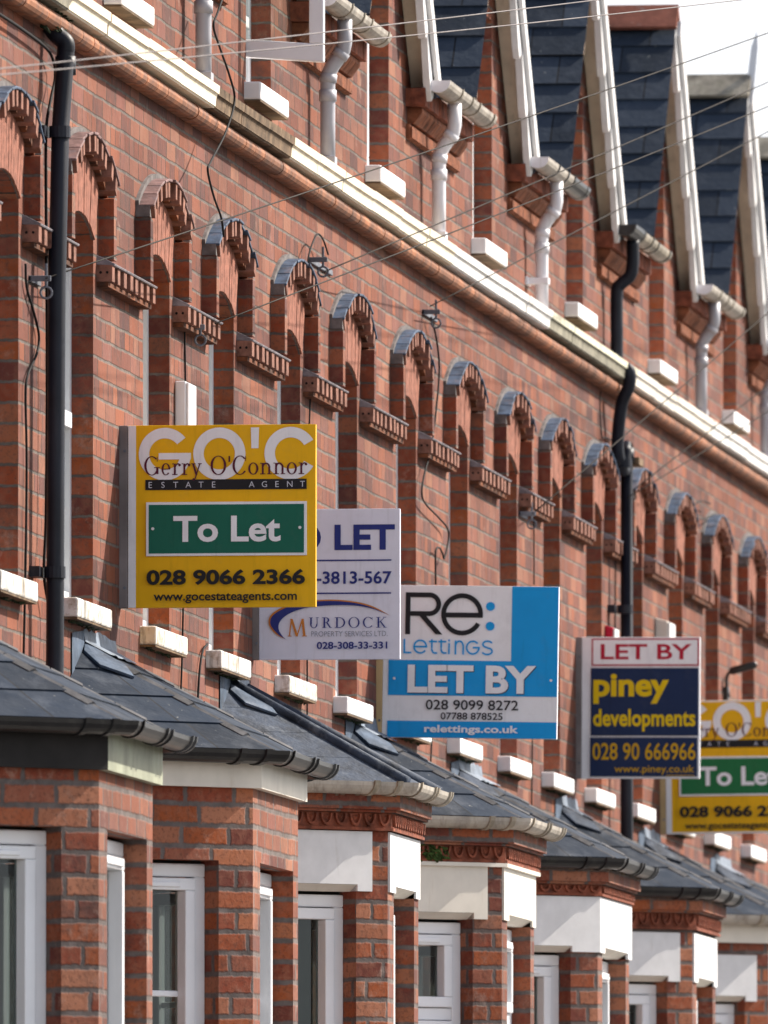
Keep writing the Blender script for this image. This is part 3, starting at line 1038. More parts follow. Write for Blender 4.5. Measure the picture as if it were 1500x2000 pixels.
    if n == 3:
        bl = MB()
        half_round(bl, lambda o: pf(o, g0 + (g1 - g0) * .64, g1), gx, gz_ + .001, gr_ + .004, thick=.0035)
        obj('black_length', bl, MAT['black_plastic'], go)
    if n == 4:
        bl = MB()
        half_round(bl, lambda o: pf(o, g0 - .003, g0 + (g1 - g0) * .25), gx, gz_ + .001, gr_ + .004, thick=.0035)
        obj('black_length', bl, MAT['black_plastic'], go)
    return yA, yB


PIPES = {0: (397, 397, 160), 1: (652, 640, 322), 2: (890, 857, 466), 3: (1094, 1058, 592), 4: (1243, 1214, 742), 5: (1393, 1369, 806),
         6: (1510, 1495, 880)}


def eaves_pipe(root, n, sty):
    uo, up, vend = PIPES[n]
    px = .075
    r = .033
    yp_ = Yp(up, px, 500)
    m = MB()
    zg = Z_EAVES - .05
    pts = [(.150, yp_, zg), (.150, yp_, zg - .10), (.143, yp_, zg - .135), (.120, yp_, zg - .17), (.098, yp_, zg - .20), (.08, yp_, zg - .235), (px, yp_, zg - .28)]
    zend = E + 5.03
    pts += [(px, yp_, zg - .45), (px, yp_, zend)]
    m.tube(pts, r, 14)
    # joints of the swan neck and the socket
    for k in (2, 5):
        a, b = Vector(pts[k]), Vector(pts[k + 1])
        m.tube([a.lerp(b, .1), a.lerp(b, .9)], r + .005, 14)
    m.tube([(px, yp_, zg - .31), (px, yp_, zg - .36)], r + .006, 14)
    p = obj('downpipe', m, MAT[sty['pipe']], root, smooth=True)
    b = MB()
    zb = zg - .62 if n != 3 else zg - .5
    b.box(-.01, px + r + .004, yp_ - .041, yp_ + .041, zb - .017, zb + .017)
    b.box(-.01, .012, yp_ - .075, yp_ + .075, zb - .02, zb + .02)
    obj('pipe_bracket', b, MAT[sty['pipe']], p, bevel=.003)


def long_pipe(root, u_top, v_top, u_bot, v_bot, brackets, neck, mid=()):
    """the full height black downpipes"""
    px, r = .085, .034
    top = onx(u_top, v_top, px)
    bot = onx(u_bot, v_bot, px)
    m = MB()
    pts = [Vector(p) for p in neck] + [Vector((px, top.y, top.z - .02)), *[onx(u_, v_, px) for u_, v_ in mid], bot, Vector((px, bot.y, .1))]
    m.tube(smooth_path(pts[:len(neck) + 1], 5) + pts[len(neck) + 1:], r, 16)
    m.tube([Vector((px, top.y, top.z - .03)), Vector((px, top.y, top.z - .10))], r + .006, 16)
    p = obj('downpipe', m, MAT['black_pipe'], root, smooth=True)
    for (u, v) in brackets:
        c = onx(u, v, px)
        b = MB()
        b.tube([(px, c.y, c.z - .022), (px, c.y, c.z + .022)], r + .007, 16)
        b.box(-.005, .04, c.y - .09, c.y + .03, c.z - .02, c.z + .02)
        obj('pipe_bracket', b, MAT['black_pipe'], p)


# ------------------------------------------------------------------ bays
class Bay:
    def __init__(s, yb, yc, p=BAY_P):
        s.yb, s.yc, s.p = yb, yc, p
        s.k = math.tan(R(22.5))
        s.L = p * math.sqrt(2)
        s.W = yc - yb

    def outline(s, o):
        p = s.p
        return [(0.002, s.yb - p - o * math.sqrt(2)), (p + o, s.yb - o * s.k), (p + o, s.yc + o * s.k), (0.002, s.yc + p + o * math.sqrt(2))]

    def face(s, i):
        """(tf, length): local s along the face, d outward, z"""
        c = math.sqrt(.5)
        if i == 0:
            o, t, nn = (0.0, s.yb - s.p), (c, c), (c, -c)
            L = s.L
        elif i == 1:
            o, t, nn = (s.p, s.yb), (0, 1), (1, 0)
            L = s.W
        else:
            o, t, nn = (s.p, s.yc), (-c, c), (c, c)
            L = s.L
        return (lambda a, d, z: (o[0] + t[0] * a + nn[0] * d, o[1] + t[1] * a + nn[1] * d, z)), L

    def band(s, mb, o, z0, z1, inner=-.02):
        a, b = s.outline(o), s.outline(inner)
        rows = [[(x, y, z0) for x, y in a], [(x, y, z1) for x, y in a], [(x, y, z1) for x, y in b], [(x, y, z0) for x, y in b]]
        mb.loft(rows, closed=True, caps=True)

    def solid(s, mb, o, z0, z1):
        a = s.outline(o)
        mb.prism([(x, y, z0) for x, y in a], (0, 0, z1 - z0))


def subpath(pts, t0, t1, seg):
    (x0, y0), (x1, y1) = pts[seg], pts[seg + 1]
    return [(x0 + (x1 - x0) * t, y0 + (y1 - y0) * t) for t in (t0, t1)]


BST = {
    -1: dict(gut='black_plastic', fascia=('black_fascia', 'green_fascia', .145), head=1.73, lint=None, egg=False, roof='slate', win='a'),
    0: dict(gut='black_plastic', fascia=('cream_white', 'cream_white', .115), head=1.75, lint=None, egg=False, roof='slate', win='b'),
    1: dict(gut='gutter_grey', fascia=None, head=1.763, lint='white', egg=True, roof='lead', win='c'),
    2: dict(gut='gutter_grey', fascia=None, head=1.77, lint='cream_white', egg=True, roof='slate', win='d', moss=True, string=True),
    3: dict(gut='black_plastic', fascia=None, head=1.733, lint='wrap', egg=True, roof='slate2', win='e'),
    4: dict(gut='black_plastic', fascia=None, head=1.705, lint='white', egg=True, roof='slate2', win='f'),
    5: dict(gut='gutter_grey', fascia=('cream_white', 'cream_white', .12), head=1.70, lint='white', egg=False, roof='slate', win='c'),
    6: dict(gut='gutter_grey', fascia=None, head=1.70, lint='white', egg=True, roof='slate', win='c'),
}


def build_bay(root, n):
    d = BAYS[n]
    st = BST[n]
    yb, yc = Yp(d['u0'], BAY_P, 1620), Yp(d['u1'], BAY_P, 1640)
    B = Bay(yb, yc)
    ez = E + d['e']                     # eaves, top of gutter
    head = E + st['head']
    hw = head + (.030 if st['lint'] else 0)
    sill = 1.05
    # walls with openings
    m = MB()
    rv = .085
    openings = []
    for i in range(3):
        tf, L = B.face(i)
        a0, a1 = (.165, L - .165) if i != 1 else (.21, L - .15)
        openings.append((tf, L, a0, a1))
        top = ez - .06
        for (s0, s1, z0, z1) in ((0, a0, 0, top), (a1, L, 0, top), (a0, a1, 0, sill), (a0, a1, hw, top)):
            m.quad(tf(s0, 0, z0), tf(s1, 0, z0), tf(s1, 0, z1), tf(s0, 0, z1))
        for s0 in (a0, a1):
            m.quad(tf(s0, 0, sill), tf(s0, 0, hw), tf(s0, -rv - .03, hw), tf(s0, -rv - .03, sill))
        m.quad(tf(a0, 0, hw), tf(a1, 0, hw), tf(a1, -rv - .03, hw), tf(a0, -rv - .03, hw))
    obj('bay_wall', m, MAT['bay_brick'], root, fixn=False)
    # sills low down
    sm = MB()
    for tf, L, a0, a1 in openings:
        sm.box(a0 - .04, a1 + .04, -.12, .05, sill - .08, sill, tf)
    obj('bay_sill', sm, MAT['sill_clean'], root, bevel=.006)
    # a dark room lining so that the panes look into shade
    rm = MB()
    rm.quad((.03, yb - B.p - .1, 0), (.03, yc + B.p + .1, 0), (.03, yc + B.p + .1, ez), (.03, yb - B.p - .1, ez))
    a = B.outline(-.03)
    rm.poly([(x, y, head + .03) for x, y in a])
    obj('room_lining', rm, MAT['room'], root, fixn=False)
    # windows
    for i, (tf, L, a0, a1) in enumerate(openings):
        w = a1 - a0
        tw = (lambda tf, a0: (lambda a, dd, z: tf(a0 + a, dd, z)))(tf, a0)
        kw = {}
        if st['win'] == 'a':
            kw = dict(vents=True, curtain=(w * .02, w * .6, MAT['curtain_grey']) if i == 0 else None)
        elif st['win'] == 'b':
            kw = dict(vents=True, vbar=(w * .52, (head - .51, head - 1.0)), curtain=(w * .10, w * .80, MAT['curtain_cream']) if i == 0 else None)
        elif st['win'] == 'c':
            kw = dict(curtain=(w * .05, w * .95, MAT['curtain_dark']) if i == 0 else None)
        elif st['win'] == 'd':
            kw = dict(transom=head - .42, vents=True)
        elif st['win'] == 'e':
            kw = dict(vents=True, vbar=(w * .3, (head - .42,)), curtain=(w * .05, w * .8, MAT['curtain_grey']) if i == 0 else None)
        elif st['win'] == 'f':
            kw = dict(curtain=(w * .05, w * .5, MAT['curtain_net']) if i == 0 else None)
        rect_window(root, 'bay_window', tw, w, sill, head - .012, rv, **kw)
    # lintels
    if st['lint']:
        lm = MAT['white'] if st['lint'] in ('white', 'wrap') else MAT['cream_white']
        top = head + .25 if st['lint'] != 'wrap' else head + .265
        for i, (tf, L, a0, a1) in enumerate(openings):
            l = MB()
            if st['lint'] == 'wrap':
                s0, s1, pr = 0, L, .014
            elif i == 1:
                s0, s1, pr = .012, L - .012, .010
            else:
                s0, s1, pr = .0, L - .088, .010
                if i == 2:
                    s0, s1 = .088, L
            ch = .030
            kk = math.tan(R(22.5))
            e0 = pr * kk if (st['lint'] == 'wrap' and i > 0) else 0
            e1 = pr * kk if (st['lint'] == 'wrap' and i < 2) else 0

            def lb(p0, p1, z0, z1):
                x0 = p0 - (e0 if p0 == s0 else 0)
                x1 = p1 + (e1 if p1 == s1 else 0)
                l.hexa([tf(p0, -.05, z0), tf(x0, pr, z0), tf(x1, pr, z0), tf(p1, -.05, z0), tf(p0, -.05, z1), tf(x0, pr, z1), tf(x1, pr, z1), tf(p1, -.05, z1)])
            lb(s0, s1, head + ch, top)
            if a0 > s0 + .03:
                lb(s0, a0 + .0, head + .002, head + ch - .0)
            if s1 > a1 + .03:
                lb(a1 - .0, s1, head + .002, head + ch - .0)
            lo = obj('lintel', l, lm, root)
            c = MB()
            # chamfer over the opening
            c.hexa([tf(a0 + .001, -.10, head + .001), tf(a0 + .001, -.040, head + .001), tf(a1 - .001, -.040, head + .001), tf(a1 - .001, -.10, head + .001),
                    tf(a0 + .001, -.10, head + ch - .001), tf(a0 + .001, pr - .004, head + ch - .001), tf(a1 - .001, pr - .004, head + ch - .001), tf(a1 - .001, -.10, head + ch - .001)])
            obj('chamfer', c, MAT['cream_white'], lo)  # beige light bounced from the ground is put into this paint colour
        zl = top
    else:
        zl = head
    # fascia or moulded brick cornice
    if st['fascia']:
        fa, fb, fh = st['fascia']
        f = MB()
        o = .035
        A, I = B.outline(o), B.outline(-.01)
        z1, z0 = ez - .03, ez - .03 - fh
        parts = [('fascia', fa, (0,)), ('fascia', fb, (1,)), ('fascia', fa, (2,))]
        for nm, mt_, segs in parts:
            f = MB()
            for sg in segs:
                g0 = .0004 if sg else 0
                p, q = A[sg], A[sg + 1]
                pi_, qi = I[sg], I[sg + 1]
                f.hexa([(p[0], p[1] + g0, z0), (q[0], q[1] - g0, z0), (qi[0], qi[1] - g0, z0), (pi_[0], pi_[1] + g0, z0),
                        (p[0], p[1] + g0, z1), (q[0], q[1] - g0, z1), (qi[0], qi[1] - g0, z1), (pi_[0], pi_[1] + g0, z1)])
            obj(nm, f, MAT[mt_], root)
    if st['egg']:
        z1 = ez - .045
        zc_ = z1 - .070
        c = MB()
        B.band(c, .055, zc_, z1)
        B.band(c, .040, zc_ - .012, zc_ - .001)
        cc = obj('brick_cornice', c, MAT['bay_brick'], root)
        e = MB()
        z2 = zc_ - .013
        z3 = max(zl + .004, z2 - .085)
        B.band(e, .018, z3, z2)
        B.band(e, .026, z3, z3 + .012)
        ee = obj('moulded_course', e, MAT['arch_red'], root)
        eg = MB()
        hgt = z2 - z3 - .012
        for i in range(2):
            tf, L = B.face(i)
            k = int(L / .074)
            for j in range(k):
                cx = (j + .5) * L / k
                rw, rh = .030, hgt * .80
                pts = []
                ring = []
                for t in [math.pi + math.pi * q / 8 for q in range(9)]:
                    ring.append((cx + rw * math.cos(t), z2 - .006 + rh * math.sin(t)))
                inn = [(cx + (rw - .009) * math.cos(t), z2 - .006 + (rh - .010) * math.sin(t)) for t in [2 * math.pi - math.pi * q / 8 for q in range(9)]]
                pg = ring + inn
                vs = [tf(a_, .016, z_) for a_, z_ in pg] + [tf(a_, .032, z_) for a_, z_ in pg]
                N_ = len(pg)
                eg.add(vs, [(q, q + 1, N_ + q + 1, N_ + q) for q in range(N_ - 1)] + [(N_ + q, N_ + q + 1, 2 * N_ - 2 - q, 2 * N_ - 1 - q) for q in range(8)])
                # the egg
                e2 = [(cx + (rw - .013) * math.cos(t), z2 - .008 + (rh - .016) * math.sin(t)) for t in [math.pi + math.pi * q / 6 for q in range(7)]]
                vs = [tf(a_, .017, z_) for a_, z_ in e2] + [tf(cx, .034, z2 - .018)]
                eg.add(vs, [(q, q + 1, 7) for q in range(6)])
        obj('egg_and_dart', eg, MAT['arch_red'], ee)
        if st.get('string'):
            sm = MB()
            B.band(sm, .028, z3 - .018, z3 - .001)
            obj('string_course', sm, MAT['cream_white'], root)
        if st.get('moss'):
            mo = MB()
            tf, L = B.face(0)
            for q in range(60):
                a_ = L * .59 + random.gauss(0, .04)
                zz = z3 + .035 + random.gauss(0, .02)
                r_ = random.uniform(.004, .011)
                mo.tube([tf(a_, .02, zz), tf(a_ + random.uniform(-.01, .01), .034 + random.random() * .012, zz - random.uniform(0, .02))], [r_, r_ * .4], 6)
            obj('moss', mo, MAT['moss'], ee)
        # dark mortar droppings under the gutter
        dm = MB()
        for sg in (0, 1):
            o_ = B.outline(.05)
            for q in range(26):
                t = random.random()
                (x0, y0), (x1, y1) = o_[sg], o_[sg + 1]
                x, y = x0 + (x1 - x0) * t, y0 + (y1 - y0) * t
                r_ = random.uniform(.008, .02)
                dm.tube([(x, y, z1 + .008), (x + .006, y - .004, z1 - random.uniform(.0, .02))], [r_, r_ * .5], 6)
        obj('mortar_bedding', dm, MAT['verge'], cc)
    # roof: three slopes falling from the wall
    o = .085
    A = B.outline(o)
    rise = .43
    zr0 = ez - .005
    zt = zr0 + rise
    ap1 = Vector((.004, B.yb + .414 * B.p, zt))
    ap2 = Vector((.004, B.yc - .414 * B.p, zt))
    P = [Vector((x, y, zr0)) for x, y in A]
    rmat = {'slate': 'bay_slate', 'slate2': 'bay_slate', 'lead': 'lead'}[st['roof']]
    rf = MB()

    def nrm(a, b, c):
        v = (b - a).cross(c - a).normalized()
        return v if v.z > 0 else -v
    nc = 4
    slate_slope(rf, P[0], ap1, P[1], ap1, nc, nrm(P[0], P[1], ap1), .008 if st['roof'] != 'lead' else .002)
    slate_slope(rf, P[1], ap1, P[2], ap2, nc, nrm(P[1], P[2], ap1), .008 if st['roof'] != 'lead' else .002)
    slate_slope(rf, P[2], ap2, P[3], ap2, nc, nrm(P[2], P[3], ap2), .008)
    rf.poly([(x, y, zr0 - .012) for x, y in B.outline(o)])
    ro = obj('bay_roof', rf, MAT[rmat], root, fixn=False)
    hr = .026 if st['roof'] == 'lead' else .016
    for a, b in ((P[1], ap1), (P[2], ap2)):
        hp = MB()
        if st['roof'] == 'lead':
            hp.tube([a + Vector((0, 0, .004)), b + Vector((0, 0, .004))], hr, 12)
        else:
            k = 7
            for j in range(k):
                p0, p1 = a.lerp(b, j / k), a.lerp(b, (j + 1) / k - .006)
                ax = (p1 - p0).normalized()
                sd = ax.cross(Vector((0, 0, 1))).normalized()
                up = sd.cross(ax)
                q = [p0 + sd * -.030 + up * -.012, p0 + up * .0, p0 + sd * .030 + up * -.012]
                q2 = [v_ + (p1 - p0) for v_ in q]
                t_ = .010 + .004 * (j % 2)
                hp.loft([[tuple(v_ + up * .002) for v_ in q], [tuple(v_ + up * t_) for v_ in q], [tuple(v_ + up * (t_ - .003)) for v_ in q2], [tuple(v_ + up * .002) for v_ in q2]], closed=True, caps=True)
        obj('hip_capping', hp, MAT['lead'] if st['roof'] == 'lead' else MAT['hip'], ro, smooth=st['roof'] == 'lead')
    # lead: apron along the wall, saddle over the apex, upstand beside the near slope
    fl = MB()
    k = 12
    ys = [ap1.y - .02 + (ap2.y + .10 - ap1.y) * j / k for j in range(k + 1)]
    rows = [[(.004, y, zt + .060 + random.uniform(-.006, .010)) for y in ys], [(.012, y, zt + .012) for y in ys],
            [(.10, y, zt - .035 + random.uniform(-.005, .004)) for y in ys]]
    fl.loft(rows)
    obj('flashing', fl, MAT['lead_bright'], ro)
    fl = MB()
    n0 = nrm(P[0], P[1], ap1)
    hipd, wald = (P[1] - ap1), (P[0] - ap1)
    hu, wu = hipd.normalized(), wald.normalized()
    lf = n0 * .013
    p0 = ap1 + lf
    p1 = ap1 + hu * .20 + lf
    p2 = ap1 + hu * .26 + wu * .07 + lf * random.uniform(.8, 1.3)
    p3 = ap1 + hu * .10 + wu * .16 + lf * 1.6
    p4 = ap1 + wu * .085 + hu * .01 + lf
    fl.add([p0, p1, p2, p3, p4], [(0, 1, 2), (0, 2, 3), (0, 3, 4)])
    fl.add([p - n0 * .010 for p in (p1, p2, p3, p4)] + [p1, p2, p3, p4], [(0, 1, 5, 4), (1, 2, 6, 5), (2, 3, 7, 6)])
    obj('saddle', fl, MAT['lead_pale'] if n in (0, 1, 2) else MAT['lead'], ro)
    fl = MB()
    ya_, yb_ = ap1.y - .34, ap1.y - .015
    fl.loft([[(.006, ya_, zt - .30), (.007, ya_ + .12, zt - .17), (.008, yb_, zt - .02)], [(.006, ya_, zt + .03), (.009, ya_ + .12, zt + .04), (.007, yb_, zt + .055)]])
    obj('upstand', fl, MAT['lead_pale'], ro)
    # gutter
    gm = MB()
    gr_ = .052
    go_ = .035 + gr_ + .014 if not st['egg'] else .055 + gr_ * .6
    gz = ez - .004
    half_round(gm, lambda q: B.outline(q), go_, gz, gr_)
    gmat = MAT[st['gut']]
    gu = obj('bay_gutter', gm, gmat, root)
    for sg, ts in ((0, (.35, .80, .90)), (1, (.06, .47, .55, .90, .96)), (2, (.1, .5))):
        for t in ts:
            br = MB()
            half_round(br, (lambda sg, t: (lambda q: subpath(B.outline(q), t, t + .022 / (B.L if sg != 1 else B.W + .1), sg)))(sg, t), go_, gz + .004, gr_ + .010, thick=.0095)
            obj('gutter_bracket', br, MAT['black_plastic'] if st['gut'] == 'black_plastic' else MAT['gutter_beige'], gu)
    return B


def build_house(n):
    y0, y1 = by(n), by(n + 1)
    sty = STY[n]
    root = thing('terrace_house', (0, y0, 0), LABELS[n], 'house', 'red brick terrace houses in the row')
    fars = [FAR[2 * (n + 1) + 1], FAR[2 * (n + 1) + 2]]
    ycs = [Yr(r_) - HW for r_ in fars]
    b = B0 + BP * n
    ya0, ya1 = Yr(b + 8.7), Yr(b + 12.7)
    yg, gh, zt = front_wall(root, n, y0, y1, ycs, ya0, ya1)
    for i, r_ in enumerate(fars):
        first_floor_window(root, n, i, r_, sty if not (n == 0 and i > 1) else sty)
    # impost bands on the piers: between this house's windows, and across to the next house
    nxt = Yr(FAR[2 * (n + 1) + 3]) - HW
    prv = ycs[0] - HW
    impost(root, ycs[0] + HW + .09, ycs[1] - HW - .09)
    if n in (-1, 4):      # the long black downpipe runs down this pier
        yy = Yp(112 if n == -1 else 1222, .085, 700)
        impost(root, ycs[1] + HW + .09, nxt - HW - .09)
    else:
        impost(root, ycs[1] + HW + .09, nxt - HW - .09)
    cornice(root, n, y0, y1, sty)
    attic(root, n, yg, gh, ya0, ya1, zt, sty)
    if n in PIPES and sty.get('pipe') and n != 4:
        eaves_pipe(root, n, sty)
    if n in BAYS:
        build_bay(root, n)
    # main roof, back and party walls
    mr = MB()
    zr = Z_EAVES + .03
    ga, gb = yg - gh + .25, yg + gh - .25
    for pa, pb in ((y0, ga), (gb, y1)):
        slate_slope(mr, (-.03, pa, zr - .02), (-1.30, pa, zr + 1.168), (-.03, pb, zr - .02), (-1.30, pb, zr + 1.168), 7, (1, 0, 1), .012, .5)
    slate_slope(mr, (-1.30, y0, zr + 1.168), (-4.2, y0, zr + 3.9), (-1.30, y1, zr + 1.168), (-4.2, y1, zr + 3.9), 15, (1, 0, 1), .012, .5)
    mr.quad((-4.2, y0, zr + 3.9), (-4.2, y1, zr + 3.9), (-8.4, y1, zr), (-8.4, y0, zr), [(0, .5), (4, .5), (4, 9.5), (0, 9.5)])
    obj('main_roof', mr, MAT['slate'], root, fixn=False)
    bk = MB()
    bk.quad((-8.4, y0, 0), (-8.4, y1, 0), (-8.4, y1, zr), (-8.4, y0, zr))
    for yy in (y0 + .02, y1 - .02):
        bk.poly([(-.12, yy, 0), (-8.4, yy, 0), (-8.4, yy, zr), (-4.2, yy, zr + 3.85), (-.12, yy, zr)])
    for zz in (E + 2.3, E + 4.85):
        bk.quad((-.12, y0 + .03, zz), (-.12, y1 - .03, zz), (-8.3, y1 - .03, zz), (-8.3, y0 + .03, zz))
    obj('inner_wall', bk, MAT['dark_wall'], root, fixn=False)
    return root


HOUSES = {n: build_house(n) for n in range(-1, 8)}

# the two full height black downpipes
px_ = .085
t_ = onx(128, 95, px_)
long_pipe(HOUSES[-1], 128, 95, 107, 1310, [(117, 258), (107, 1118)],
          [(.15, t_.y + .0, onx(98, -40, .05).z), (.02 + .0, t_.y, onx(98, 15, .02).z), (.022, t_.y, onx(98, 45, .02).z), (.05, t_.y, onx(108, 66, .05).z), (px_, t_.y, onx(128, 84, px_).z)], mid=((118, 255), (111, 560), (109, 900)))
t_ = onx(1222, 850, px_)
g_ = Yp(1214, .09, 600)
zt_ = Z_EAVES - .05
long_pipe(HOUSES[4], 1224, 865, 1224, 1650, [(1219, 905), (1221, 1190)],
          [(.150, g_, zt_), (.150, g_, zt_ - .12), (.135, g_, zt_ - .19), (.085, g_, zt_ - .235), (.065, g_, zt_ - .28), (.065, g_, zt_ - .5), (.070, g_, E + 5.02), (.125, g_, E + 5.0),
           (.128, g_ + .02, E + 4.92), (.085, g_ + .05, E + 4.82), (.06, g_ + .1, E + 4.66), (.058, (g_ + t_.y) / 2, E + 4.55), (.075, t_.y, E + 4.48)])
ms_ = MB()
dp_ = [o for o in bpy.data.objects if o.name.startswith('downpipe') and o.parent == HOUSES[-1]][0]
for q in range(170):
    c_ = onx(101 + random.gauss(0, 9), random.uniform(-30, 48), .03)
    ms_.tube([c_, c_ + Vector((random.uniform(.01, .05), random.uniform(-.05, .05), random.uniform(-.05, .02)))], [random.uniform(.008, .018), .003], 5)
obj('moss', ms_, MAT['moss_dark'], dp_)
hop = MB()
c_ = onx(1220, 903, .06)
hop.box(.0, .15, c_.y - .12, c_.y + .12, c_.z - .02, c_.z + .02)
obj('pipe_clamp_plate', hop, MAT['brown_stone'], HOUSES[4], bevel=.003)
# broken white finial on the far gable
fi_ = MB()
yq = Yr(B0 + BP * 6 + 10.7)
zb_ = Z_APEX + .02
for dx, w0, h0, h1 in ((0, .05, 0, .28),):
    a = ony(1455, 190, yq); b = ony(1472, 186, yq); c = ony(1481, 92, yq); d = ony(1479, 58, yq); e = ony(1467, 92, yq)
    fi_.prism([(p.x, yq - .008, p.z) for p in (a, b, c, d, e)], (0, .016, 0))
obj('finial', fi_, MAT['upvc'], HOUSES[6])

for o_ in bpy.data.objects:
    if o_.name.split('.')[0] in ('moss', 'mortar_bedding'):
        o_['kind'] = 'stuff'

# ------------------------------------------------------------------ lettering
def glyph_text(txt, bold=0.0):
    """flat outline of a line of text from Blender's own built-in font, as verts / faces in (a, z)"""
    c = bpy.data.curves.new('t', 'FONT')
    c.body = txt
    c.size = 1.0
    c.offset = bold
    c.resolution_u = 4
    o = bpy.data.objects.new('t', c)
    COL.objects.link(o)
    dg = bpy.context.evaluated_depsgraph_get()
    me = bpy.data.meshes.new_from_object(o.evaluated_get(dg))
    v = [(p.co.x, p.co.y) for p in me.vertices]
    f = [tuple(p.vertices) for p in me.polygons]
    bpy.data.objects.remove(o)
    bpy.data.curves.remove(c)
    bpy.data.meshes.remove(me)
    return v, f


class Shape:
    """flat shapes drawn in the board's own pixel coordinates (a right, b down); every piece a hair in front of the last"""
    def __init__(s):
        s.v, s.f, s.k = [], [], 0

    def add(s, pts, faces):
        o = len(s.v)
        s.v += [(p[0], p[1], s.k) for p in pts]
        s.f += [tuple(o + i for i in q) for q in faces]
        s.k += 1
        return s

    def rect(s, a0, b0, a1, b1):
        return s.add([(a0, b0), (a1, b0), (a1, b1), (a0, b1)], [(0, 1, 2, 3)])

    def poly(s, pts):
        return s.add(pts, [tuple(range(len(pts)))])

    def ring(s, ca, cb, ra, rb, ta, tb=None, t0=0, t1=360, n=40):
        """arc band, degrees counter-clockwise from the right, outer radii ra rb, thickness ta (sides) tb (top, bottom)"""
        tb = ta if tb is None else tb
        pts = []
        for i in range(n + 1):
            t = R(t0 + (t1 - t0) * i / n)
            pts.append((ca + ra * math.cos(t), cb - rb * math.sin(t)))
            pts.append((ca + (ra - ta) * math.cos(t), cb - (rb - tb) * math.sin(t)))
        return s.add(pts, [(2 * i, 2 * i + 2, 2 * i + 3, 2 * i + 1) for i in range(n)])

    def disc(s, ca, cb, r, n=20):
        return s.poly([(ca + r * math.cos(2 * math.pi * i / n), cb - r * math.sin(2 * math.pi * i / n)) for i in range(n)])

    def line(s, a0, b0, a1, b1, w):
        """slanted stroke with level ends, w measured along the line of print"""
        return s.poly([(a0 - w / 2, b0), (a0 + w / 2, b0), (a1 + w / 2, b1), (a1 - w / 2, b1)])

    def strip(s, A, B):
        n = len(A)
        return s.add(list(A) + list(B), [(i, i + 1, n + i + 1, n + i) for i in range(n - 1)])

    def text(s, txt, a0, b0, a1, b1, bold=0.0, spread=None):
        if spread:             # letter-spaced capitals placed one by one
            n = len(txt)
            for i, ch in enumerate(txt):
                if ch == ' ':
                    continue
                v, f = glyph_text(ch, bold)
                xs, zs = [p[0] for p in v], [p[1] for p in v]
                h = b1 - b0
                k = h / (max(zs) - min(zs))
                w = (max(xs) - min(xs)) * k * spread
                ctr = a0 + (a1 - a0) * i / (n - 1)
                s.add([(ctr + ((p[0] - min(xs)) / (max(xs) - min(xs)) - .5) * w, b1 - (p[1] - min(zs)) * k) for p in v], f)
            return s
        v, f = glyph_text(txt, bold)
        xs, zs = [p[0] for p in v], [p[1] for p in v]
        kx, kz = (a1 - a0) / (max(xs) - min(xs)), (b1 - b0) / (max(zs) - min(zs))
        return s.add([(a0 + (p[0] - min(xs)) * kx, b1 - (p[1] - min(zs)) * kz) for p in v], f)

    # a small book face with thick and thin strokes: x position, base line, cap height h
    def serif(s, ch, a, b, h, up=False):
        T, t, x = h * .135, h * .045, h * .62
        if ch == 'G':
            s.ring(a + h * .44, b - h * .5, h * .44, h * .52, T, t, 45, 330)
            s.rect(a + h * .70, b - h * .40, a + h * .70 + T, b - h * .06)
            s.rect(a + h * .58, b - h * .43, a + h * .92, b - h * .385)
            s.rect(a + h * .74, b - h * .99, a + h * .78, b - h * .72)
            return h * .95
        if ch == 'C':
            s.ring(a + h * .44, b - h * .5, h * .44, h * .52, T, t, 42, 322)
            s.rect(a + h * .75, b - h * .99, a + h * .79, b - h * .72)
            return h * .86
        if ch == 'O':
            s.ring(a + h * .46, b - h * .5, h * .46, h * .52, T, t)
            return h * .97
        if ch == "'":
            s.line(a + h * .07, b - h * 1.0, a + h * .07, b - h * .68, T * .7)
            return h * .2
        if ch == 'e':
            s.ring(a + x * .42, b - x * .5, x * .42, x * .53, T * .85, t, 0, 322)
            s.rect(a + x * .10, b - x * .55, a + x * .83, b - x * .48)
            return x * .92
        if ch == 'o':
            s.ring(a + x * .48, b - x * .5, x * .48, x * .53, T * .9, t)
            return x * 1.03
        if ch == 'r':
            s.rect(a + x * .16, b - x * .98, a + x * .16 + T * .85, b)
            s.rect(a, b - t, a + x * .52, b)
            s.rect(a, b - x, a + x * .16, b - x + t)
            s.ring(a + x * .55, b - x * .62, x * .28, x * .40, t * 1.3, T * .55, 40, 165)
            s.disc(a + x * .70, b - x * .86, T * .55)
            return x * .80
        if ch == 'n':
            s.rect(a + x * .16, b - x * .98, a + x * .16 + T * .85, b)
            s.rect(a, b - t, a + x * .50, b)
            s.rect(a, b - x, a + x * .16, b - x + t)
            s.ring(a + x * .56, b - x * .60, x * .40, x * .42, T * .85, T * .6, 0, 165)
            s.rect(a + x * .96 - T * .85, b - x * .60, a + x * .96, b)
            s.rect(a + x * .68, b - t, a + x * 1.12, b)
            return x * 1.16
        if ch == 'y':
            s.line(a + x * .18, b - x, a + x * .50, b, T * .9)
            s.line(a + x * .84, b - x, a + x * .34, b + x * .42, t * 1.6)
            s.disc(a + x * .24, b + x * .40, T * .5)
            s.rect(a, b - x, a + x * .42, b - x + t)
            s.rect(a + x * .66, b - x, a + x * 1.0, b - x + t)
            return x * 1.0
        if ch == 'M':
            s.line(a + h * .20, b - h, a + h * .09, b, t * 1.5)
            s.line(a + h * .20, b - h, a + h * .50, b, T)
            s.line(a + h * .80, b - h, a + h * .50, b, t * 1.5)
            s.line(a + h * .80, b - h, a + h * .90, b, T)
            s.rect(a, b - t, a + h * .22, b)
            s.rect(a + h * .78, b - t, a + h * 1.04, b)
            return h * 1.08
